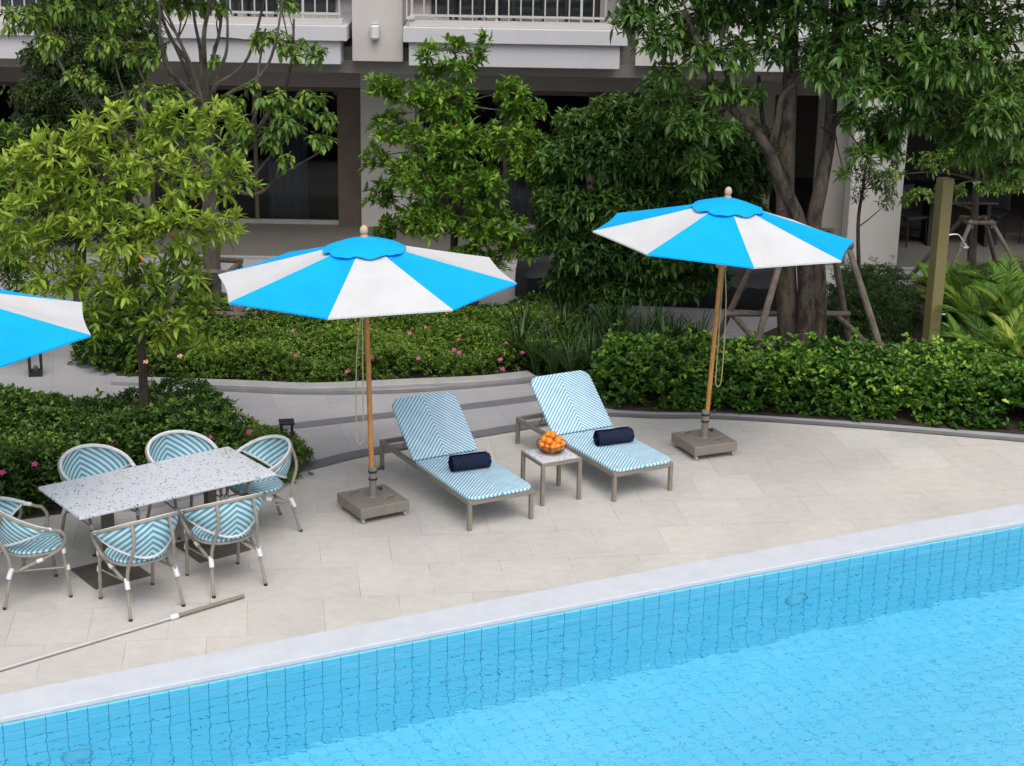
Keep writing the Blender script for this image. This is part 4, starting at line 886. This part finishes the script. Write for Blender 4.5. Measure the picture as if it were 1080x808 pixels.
# ------------------------------------------------------------------ loungers
def rrect(w, y0, y1, r, rl=None, n=6):
    pts = []; rl = r if rl is None else rl
    for (cx, cy, a0, q) in ((w/2-rl, y0+rl, -90, rl), (w/2-r, y1-r, 0, r), (-w/2+r, y1-r, 90, r), (-w/2+rl, y0+rl, 180, rl)):
        for i in range(n+1): a = rad(a0+90*i/n); pts.append((cx+q*math.cos(a), cy+q*math.sin(a)))
    return pts
def slab(outline, z0, z1, b=.008):
    mb = MB(); n = len(outline); cx = sum(p[0] for p in outline)/n; cy = sum(p[1] for p in outline)/n
    def ins(d): return [(p[0]-(p[0]-cx)/max(1e-6, math.hypot(p[0]-cx, p[1]-cy))*d, p[1]-(p[1]-cy)/max(1e-6, math.hypot(p[0]-cx, p[1]-cy))*d) for p in outline]
    vs = [(x, y, z0) for x, y in ins(b)]+[(x, y, z0+b) for x, y in outline]+[(x, y, z1-b) for x, y in outline]+[(x, y, z1) for x, y in ins(b)]
    fs = [(k*n+i, k*n+(i+1) % n, (k+1)*n+(i+1) % n, (k+1)*n+i) for k in range(3) for i in range(n)]+[tuple(reversed(range(n))), tuple(range(3*n, 4*n))]
    return mb.add(vs, fs)
def lounger():
    t = empty('sun_lounger'); W = .68
    fr = MB()
    for sx in (-1, 1): fr.box(sx*(W/2-.018), .95, .270, .036, 1.90, .045, bev=.004)
    for y in (.018, 1.882): fr.box(0, y, .270, W-.074, .036, .045, bev=.004)
    fr.box(0, 1.18, .262, W-.074, .03, .03); fr.box(0, .6, .262, W-.074, .03, .03)
    fr.build('frame', M['taupe'], t)
    for sx in (-1, 1):
        for y in (.020, 1.880): MB().box(sx*(W/2-.0185), y, .124, .037, .037, .245, bev=.003).build('leg', M['taupe'], t)
    s = slab(rrect(W-.005, -.01, 1.10, .02, .09), .294, .326, .009).build('seat_weave', M['lounger_weave'], t)
    bk = slab(rrect(W+.02, 0, .70, .10, .02), -.016, .016, .008).build('backrest', M['lounger_weave'], t)
    A = rad(41); bk.location = (0, 1.115, .322); bk.rotation_euler = (A, 0, 0)
    st = MB()
    for sx in (-1, 1):
        e = Vector((sx*.22, 1.115+.42*math.cos(A)+.01, .322+.42*math.sin(A)-.03)); st.tube([(sx*.22, 1.62, .265), e], .008, 6)
    st.tube([(-.29, 1.62, .265), (.29, 1.62, .265)], .009, 6)
    st.build('strut', M['taupe'], t)
    return t
def towel(label, loc, rot, L=.38, r=.080):
    t = empty('rolled_towel', loc, rot, label=label, cat='towel', group='navy rolled towels on the loungers')
    vs = []; fs = []; n = 150; turns = 5.2; k = 9
    prof = []
    for i in range(n+1):
        th = turns*2*PI*i/n; rr = .010+(r-.010)*i/n; prof.append((rr*math.cos(th), rr*math.sin(th)))
    for (px, pz) in prof:
        for j in range(k):
            x = -L/2+L*j/(k-1); w = 1+.02*math.sin(j*1.3+px*40); vs.append((x+(.004*math.sin(px*160+pz*90) if j in (0, k-1) else 0), px*w, pz*w+r*1.0))
    fs = [(i*k+j, (i+1)*k+j, (i+1)*k+j+1, i*k+j+1) for i in range(n) for j in range(k-1)]
    MB().add(vs, fs).build('towel_roll', M['navy'], t)
    return t
la = math.atan2(.33, .58)
lo = lounger(); gl = 'chevron woven sun loungers'
def lounger_at(o, fl, fr_, label):
    m = (Vector(fl)+Vector(fr_))/2; o.location = (m.x, m.y, 0); o.rotation_euler = (0, 0, la); tagp(o, label, 'sun lounger', gl)
c1 = (G(495, 560.5), G(562, 548)); c2 = (G(647, 529.5), G(709, 518))
lounger_at(lo, *c1, 'blue and white chevron sun lounger nearest the parasol, left of the side table')
l2 = copy_tree(lo); lounger_at(l2, *c2, 'blue and white chevron sun lounger right of the side table')
for cc, lab, y, x in ((c1, 'navy rolled towel lying across the left lounger seat', .66, .02), (c2, 'navy rolled towel lying across the right lounger seat', .64, .06)):
    m = (cc[0]+cc[1])/2; c, s = math.cos(la), math.sin(la); towel(lab, (m.x+x*c-y*s, m.y+x*s+y*c, .324), la-.10)
# towel tail tag hanging from the right one
# side table
def side_table():
    pts = [G(546, 477, .40), G(571.3, 492.4, .40), G(616, 485, .40), G(593, 471, .40)]; c = sum(pts, Vector())/4
    a = math.atan2(pts[2].y-pts[1].y, pts[2].x-pts[1].x); t = empty('side_table', (c.x, c.y, 0), a, label='small square side table with terrazzo top between the two loungers', cat='side table'); w = .43
    MB().box(0, 0, .412, w-.03, w-.03, .022, bev=.004).build('top', M['terrazzo2'], t)
    fr = MB()
    for s in (-1, 1): fr.box(0, s*(w/2-.015), .405, w, .03, .034); fr.box(s*(w/2-.015), 0, .404, .03, w-.064, .034)
    fr.build('apron', M['taupe'], t)
    for sx in (-1, 1):
        for sy in (-1, 1): MB().box(sx*(w/2-.017), sy*(w/2-.017), .194, .036, .036, .386, bev=.003).build('leg', M['taupe'], t)
    return c, a
M['terrazzo2'] = terrazzo('terrazzo_small')
sc_, sa_ = side_table()
def bowl():
    c = sc_+Vector((.0, .05, .423)); c = Vector((c.x, c.y, .424)); t = empty('wire_bowl', c, label='round bronze wire bowl on the side table holding oranges', cat='bowl'); prof = [(.06, .004), (.105, .02), (.135, .055), (.148, .095)]
    mb = MB()
    for r, z in prof: mb.tube([(r*math.cos(i*PI/16), r*math.sin(i*PI/16), z) for i in range(32)], .0042, 5, closed=True)
    for i in range(14):
        a = 2*PI*i/14; mb.tube([(r*math.cos(a), r*math.sin(a), z) for r, z in prof], .0032, 5)
    mb.build('wire_cage', M['wire'], t)
    k = 0; P = []
    for (n, rad_, z) in ((1, 0, .040), (6, .072, .048), (10, .108, .088), (5, .055, .100), (6, .075, .138), (1, 0, .152), (3, .032, .178)):
        for i in range(n):
            a = 2*PI*i/max(n, 1)+z*40+random.uniform(-.15, .15); P.append((rad_*math.cos(a), rad_*math.sin(a), z))
    for i, (x, y, z) in enumerate(P):
        r = random.uniform(.028, .035) if i % 4 else .024; f = MB(); f.ball((0, 0, 0), r, 14, 10, sq=(1, 1, .93))
        o = f.build('orange', M['orange'], None, label='orange fruit piled in the wire bowl', cat='fruit', group='oranges in the wire bowl'); o.location = (c.x+x, c.y+y, c.z+z); o.rotation_euler = (random.random()*3, random.random()*3, 0)
bowl()

# ------------------------------------------------------------------ dining chairs and table
def chair():
    t = empty('dining_chair'); R_ = .0150
    def hoop(u):    # u -1..1 along the top rail, front left -> back -> front right
        a = u*rad(118); x = .335*math.sin(a)*(1 if abs(u) < .76 else 1); y = -.02-.27*math.cos(a)+(.0 if abs(a) < PI/2 else .06*(abs(a)-PI/2)); z = .625+.185*max(0, math.cos(a*.76))**1.1
        return Vector((x, y, z))
    hp = [hoop(-1+2*i/40) for i in range(41)]
    l = [(-.30, .17, .615), (-.285, .205, .56), (-.262, .20, .49), (-.245, .14, .425), (-.23, 0, .365), (-.215, -.16, .305)]
    left = cr([hp[0]]+l, 4)[1:]; right = [Vector((-p.x, p.y, p.z)) for p in left]
    MB().tube(list(reversed(left))+hp+right, R_, 8).build('arm_rail', M['cane'], t)
    # woven back shell
    um = .84; vs = []; uv = []; n = 32; m = 10
    def bot(u):
        tp = hoop(u); c = math.cos(u/um*PI/2); return Vector((tp.x*(1-.30*c), tp.y+.045*c+.0, tp.z-(tp.z-.475)*c**.68 if c > 0 else tp.z))
    for i in range(n+1):
        u = -um+2*um*i/n; T, B_ = hoop(u), bot(u)
        for j in range(m+1):
            w = j/m; p = B_.lerp(T, w); k_ = math.sin(PI*w)*.02; p = p+Vector((p.x, p.y+.02, 0)).normalized()*k_
            vs.append(p); uv.append((u*.46, p.z*1.0))
    fs = [(i*(m+1)+j, (i+1)*(m+1)+j, (i+1)*(m+1)+j+1, i*(m+1)+j+1) for i in range(n) for j in range(m)]
    bk = MB().add(vs, fs).build('backrest', M['chair_weave'], t, uv=uv)
    # white rim: lower curve and wrap on the inner side of the top rail
    MB().tube([bot(-um+2*um*i/28)+Vector((0, -.004, 0)) for i in range(29)], .011, 6).build('lower_rim', M['lash2'], bk)
    MB().tube([hoop(-um+2*um*i/36)+Vector((0, .007, .002))+Vector((-hoop(-um+2*um*i/36).x*.03, 0, 0)) for i in range(37)], .0165, 6).build('upper_rim', M['lash2'], bk)
    # seat
    ol = []
    for i in range(40):
        a = 2*PI*i/40; c, s = math.cos(a), math.sin(a); ex = .235*(abs(c)**.8)*(1 if c > 0 else -1); ey = .225*(abs(s)**.8)*(1 if s > 0 else -1); ol.append((ex*(1+.06*s), ey+.015))
    vs = [(0, 0.015, .458)]; uv = [(0, 0)]; fs = []
    for k, (f, z) in enumerate(((.5, .456), (.85, .455), (.97, .449), (1.0, .436), (.98, .424), (.5, .422))):
        for (x, y) in ol: vs.append((x*f, .015+(y-.015)*f, z)); uv.append((x*f, (y-.015)*f))
    fs = [(0, 1+i, 1+(i+1) % 40) for i in range(40)]+[(1+k*40+i, 1+(k+1)*40+i, 1+(k+1)*40+(i+1) % 40, 1+k*40+(i+1) % 40) for k in range(5) for i in range(40)]+[tuple(range(201, 241))]
    st = MB().add(vs, fs).build('seat', M['chair_weave'], t, uv=uv)
    MB().tube([(x*1.03, .015+(y-.015)*1.03, .418) for x, y in ol], .012, 8, closed=True).build('seat_frame', M['cane'], t)
    for s in (-1, 1):
        rl = MB(); rl.tube(cr([(s*.235, -.30, 0), (s*.215, -.235, .27), (s*.20, -.235, .42), (s*.170, -.300, .62), tuple(hoop(s*.245))], 5), R_, 8); rl.build('leg', M['cane'], t)
        fl = MB(); fl.tube(cr([(s*.235, .235, 0), (s*.238, .215, .25), (s*.245, .19, .44), (s*.262, .20, .49)], 4), R_, 8); fl.build('leg', M['cane'], t)
        MB().tube([(s*.237, .225, .27), (s*.213, -.215, .305)], .008, 6).build('stretcher', M['cane'], t)
        MB().tube(cr([(s*.212, -.215, .29), (s*.12, -.06, .37), (s*.04, .02, .40)], 4), .008, 6).build('stretcher', M['cane'], t)
        for (p, q, r) in (((s*.22, -.25, .25), (s*.212, -.215, .335), .021), ((s*.2375, .228, .25), (s*.2375, .222, .29), .019), ((s*.243, .20, .405), (s*.246, .195, .445), .019), ((s*.235, .03, .375), (s*.232, -.02, .362), .018), ((s*.314, .09, .648), (s*.322, .03, .663), .018)):
            MB().tube([p, q], r, 8).build('lashing', M['lash'], t)
        for (x, y) in ((s*.235, -.30), (s*.235, .235)): MB().lathe([(.016, .0), (.016, .02)], x, y, 10).build('foot_cap', M['black'], t)
    return t
M['lash2'] = simple('white_rim', (.58, .60, .62), .6, .06, 20, .4, 200)
ch = chair(); gc = 'striped bistro chairs'
def chair_face(o, x, y, ang_, label):   # ang_: direction the chair faces
    o.location = (x, y, 0); o.rotation_euler = (0, 0, ang_-PI/2); tagp(o, label, 'chair', gc)
TA = math.atan2(13.82-12.71, -2.05+3.48); te = Vector((math.cos(TA), math.sin(TA), 0)); tn = Vector((-te.y, te.x, 0))
def from_rear(a, b, ang_):   # centre from the two rear feet
    m = (Vector(a)+Vector(b))/2; return m+Vector((math.cos(ang_), math.sin(ang_), 0))*.30
A1 = TA+PI/2
p = from_rear(G(137, 655), G(193, 640), A1); chair_face(ch, p.x, p.y, A1+.02, 'striped bistro chair with its back to the pool, at the left near side of table')
p = from_rear(G(228, 629), G(282, 618), A1); c = copy_tree(ch); chair_face(c, p.x, p.y, A1-.06, 'striped bistro chair with its back to the pool, at the right near side of table')
def from_top(u, v, ang_): q = G(u, v, .815); d = Vector((math.cos(ang_), math.sin(ang_), 0)); return q+d*.29
a = A1+PI; p = from_top(88, 470, a); c = copy_tree(ch); chair_face(c, p.x, p.y, a+.15, 'striped bistro chair on the hedge side of the table, at its left half')
p = from_top(178, 455.5, a); c = copy_tree(ch); chair_face(c, p.x, p.y, a+.10, 'striped bistro chair on the hedge side of the table, in the middle')
a = TA+PI-.12; p = from_top(303, 463, a); c = copy_tree(ch); chair_face(c, p.x, p.y, a, 'striped bistro chair at the right end of the table, near the lantern')
a = TA-.15; p = G(33, 572, .44); c = copy_tree(ch); chair_face(c, p.x, p.y, a, 'striped bistro chair at the left end of the dining table')
a = TA+.2; q = G(-18, 548, .5); c = copy_tree(ch); chair_face(c, q.x-.05, q.y+.1, a, 'striped bistro chair behind the left end chair, cut off by the photo edge')
def table():
    c = (Vector(G(44.6, 510.6, .74))+G(78.7, 547, .74)+G(288, 499.6, .74)+G(245, 472, .74))/4; t = empty('dining_table', (c.x, c.y, 0), TA, label='long white terrazzo dining table on two square steel pedestals', cat='table')
    MB().box(0, 0, .728, 1.80, .85, .024, bev=.004).build('tabletop', M['terrazzo'], t)
    sf = MB(); sf.box(0, 0, .709, 1.5, .08, .012); sf.box(-.5, 0, .697, .06, .6, .012); sf.box(.5, 0, .697, .06, .6, .012); sf.build('under_frame', M['dark_metal'], t)
    for x in (-.48, .48):
        pl = MB().box(x, 0, .345, .085, .085, .69, bev=.004).build('pedestal', M['dark_metal'], t)
        MB().box(x, 0, .009, .50, .50, .014, bev=.003).build('foot_plate', M['dark_metal'], pl)
table()
# telescopic pole lying on the deck
def deck_pole():
    a = G(257, 627.5, .03); b = G(0, 705, .03); d = (b-a); t = empty('telescopic_pole', (a.x, a.y, .022), math.atan2(d.y, d.x), label='long thin aluminium pool pole lying on the deck before the chairs', cat='pole'); L = d.length
    MB().tube([(0, 0, .0), (.62, 0, .0)], .0165, 12).build('outer_tube', M['taupe'], t)
    MB().tube([(.60, 0, 0), (L+2.5, 0, 0)], .0135, 12).build('inner_tube', M['pole_alu'], t)
    MB().lathe([(.022, -.035), (.024, -.03), (.024, .03), (.022, .035)], n=12).build('joint', M['lash'], t).matrix_local = Matrix.Translation((.65, 0, 0)) @ Matrix.Rotation(PI/2, 4, 'Y')
deck_pole()

# ------------------------------------------------------------------ world, sun, render
SUN_EL, SUN_AZ = rad(60), rad(168)      # azimuth measured from +Y clockwise: behind the camera, a little left
wd = bpy.data.worlds.new('World'); scene.world = wd; wd.use_nodes = True; nt = wd.node_tree
bg = nt.nodes['Background']; sky = nt.nodes.new('ShaderNodeTexSky'); sky.sky_type = 'NISHITA'; sky.sun_disc = False
sky.sun_elevation = SUN_EL; sky.sun_rotation = SUN_AZ; sky.air_density = 1.0; sky.dust_density = 4.0; sky.ozone_density = 1.0
hs = nt.nodes.new('ShaderNodeHueSaturation'); hs.inputs['Saturation'].default_value = .22; nt.links.new(sky.outputs[0], hs.inputs['Color']); nt.links.new(hs.outputs[0], bg.inputs['Color'])
bg.inputs['Strength'].default_value = .15
sl = bpy.data.lights.new('sun', 'SUN'); sl.energy = 1.15; sl.angle = rad(55); sl.color = (1, .97, .93); so = bpy.data.objects.new('sun', sl); COL.objects.link(so)
dv = Vector((math.sin(SUN_AZ)*math.cos(SUN_EL), math.cos(SUN_AZ)*math.cos(SUN_EL), math.sin(SUN_EL))); so.rotation_euler = dv.to_track_quat('Z', 'Y').to_euler(); so.location = (0, 0, 20)
vs_ = scene.view_settings; vs_.view_transform = 'Standard'; vs_.look = 'None'; vs_.gamma = 1; vs_.exposure = .40; vs_.use_curve_mapping = False
cy = scene.cycles; cy.use_denoising = True; cy.max_bounces = 8; cy.diffuse_bounces = 4; cy.glossy_bounces = 3; cy.transmission_bounces = 6; cy.transparent_max_bounces = 8; cy.sample_clamp_indirect = 6
try: cy.denoiser = 'OPENIMAGEDENOISE'
except Exception: pass
cy.use_adaptive_sampling = True; cy.adaptive_threshold = .02
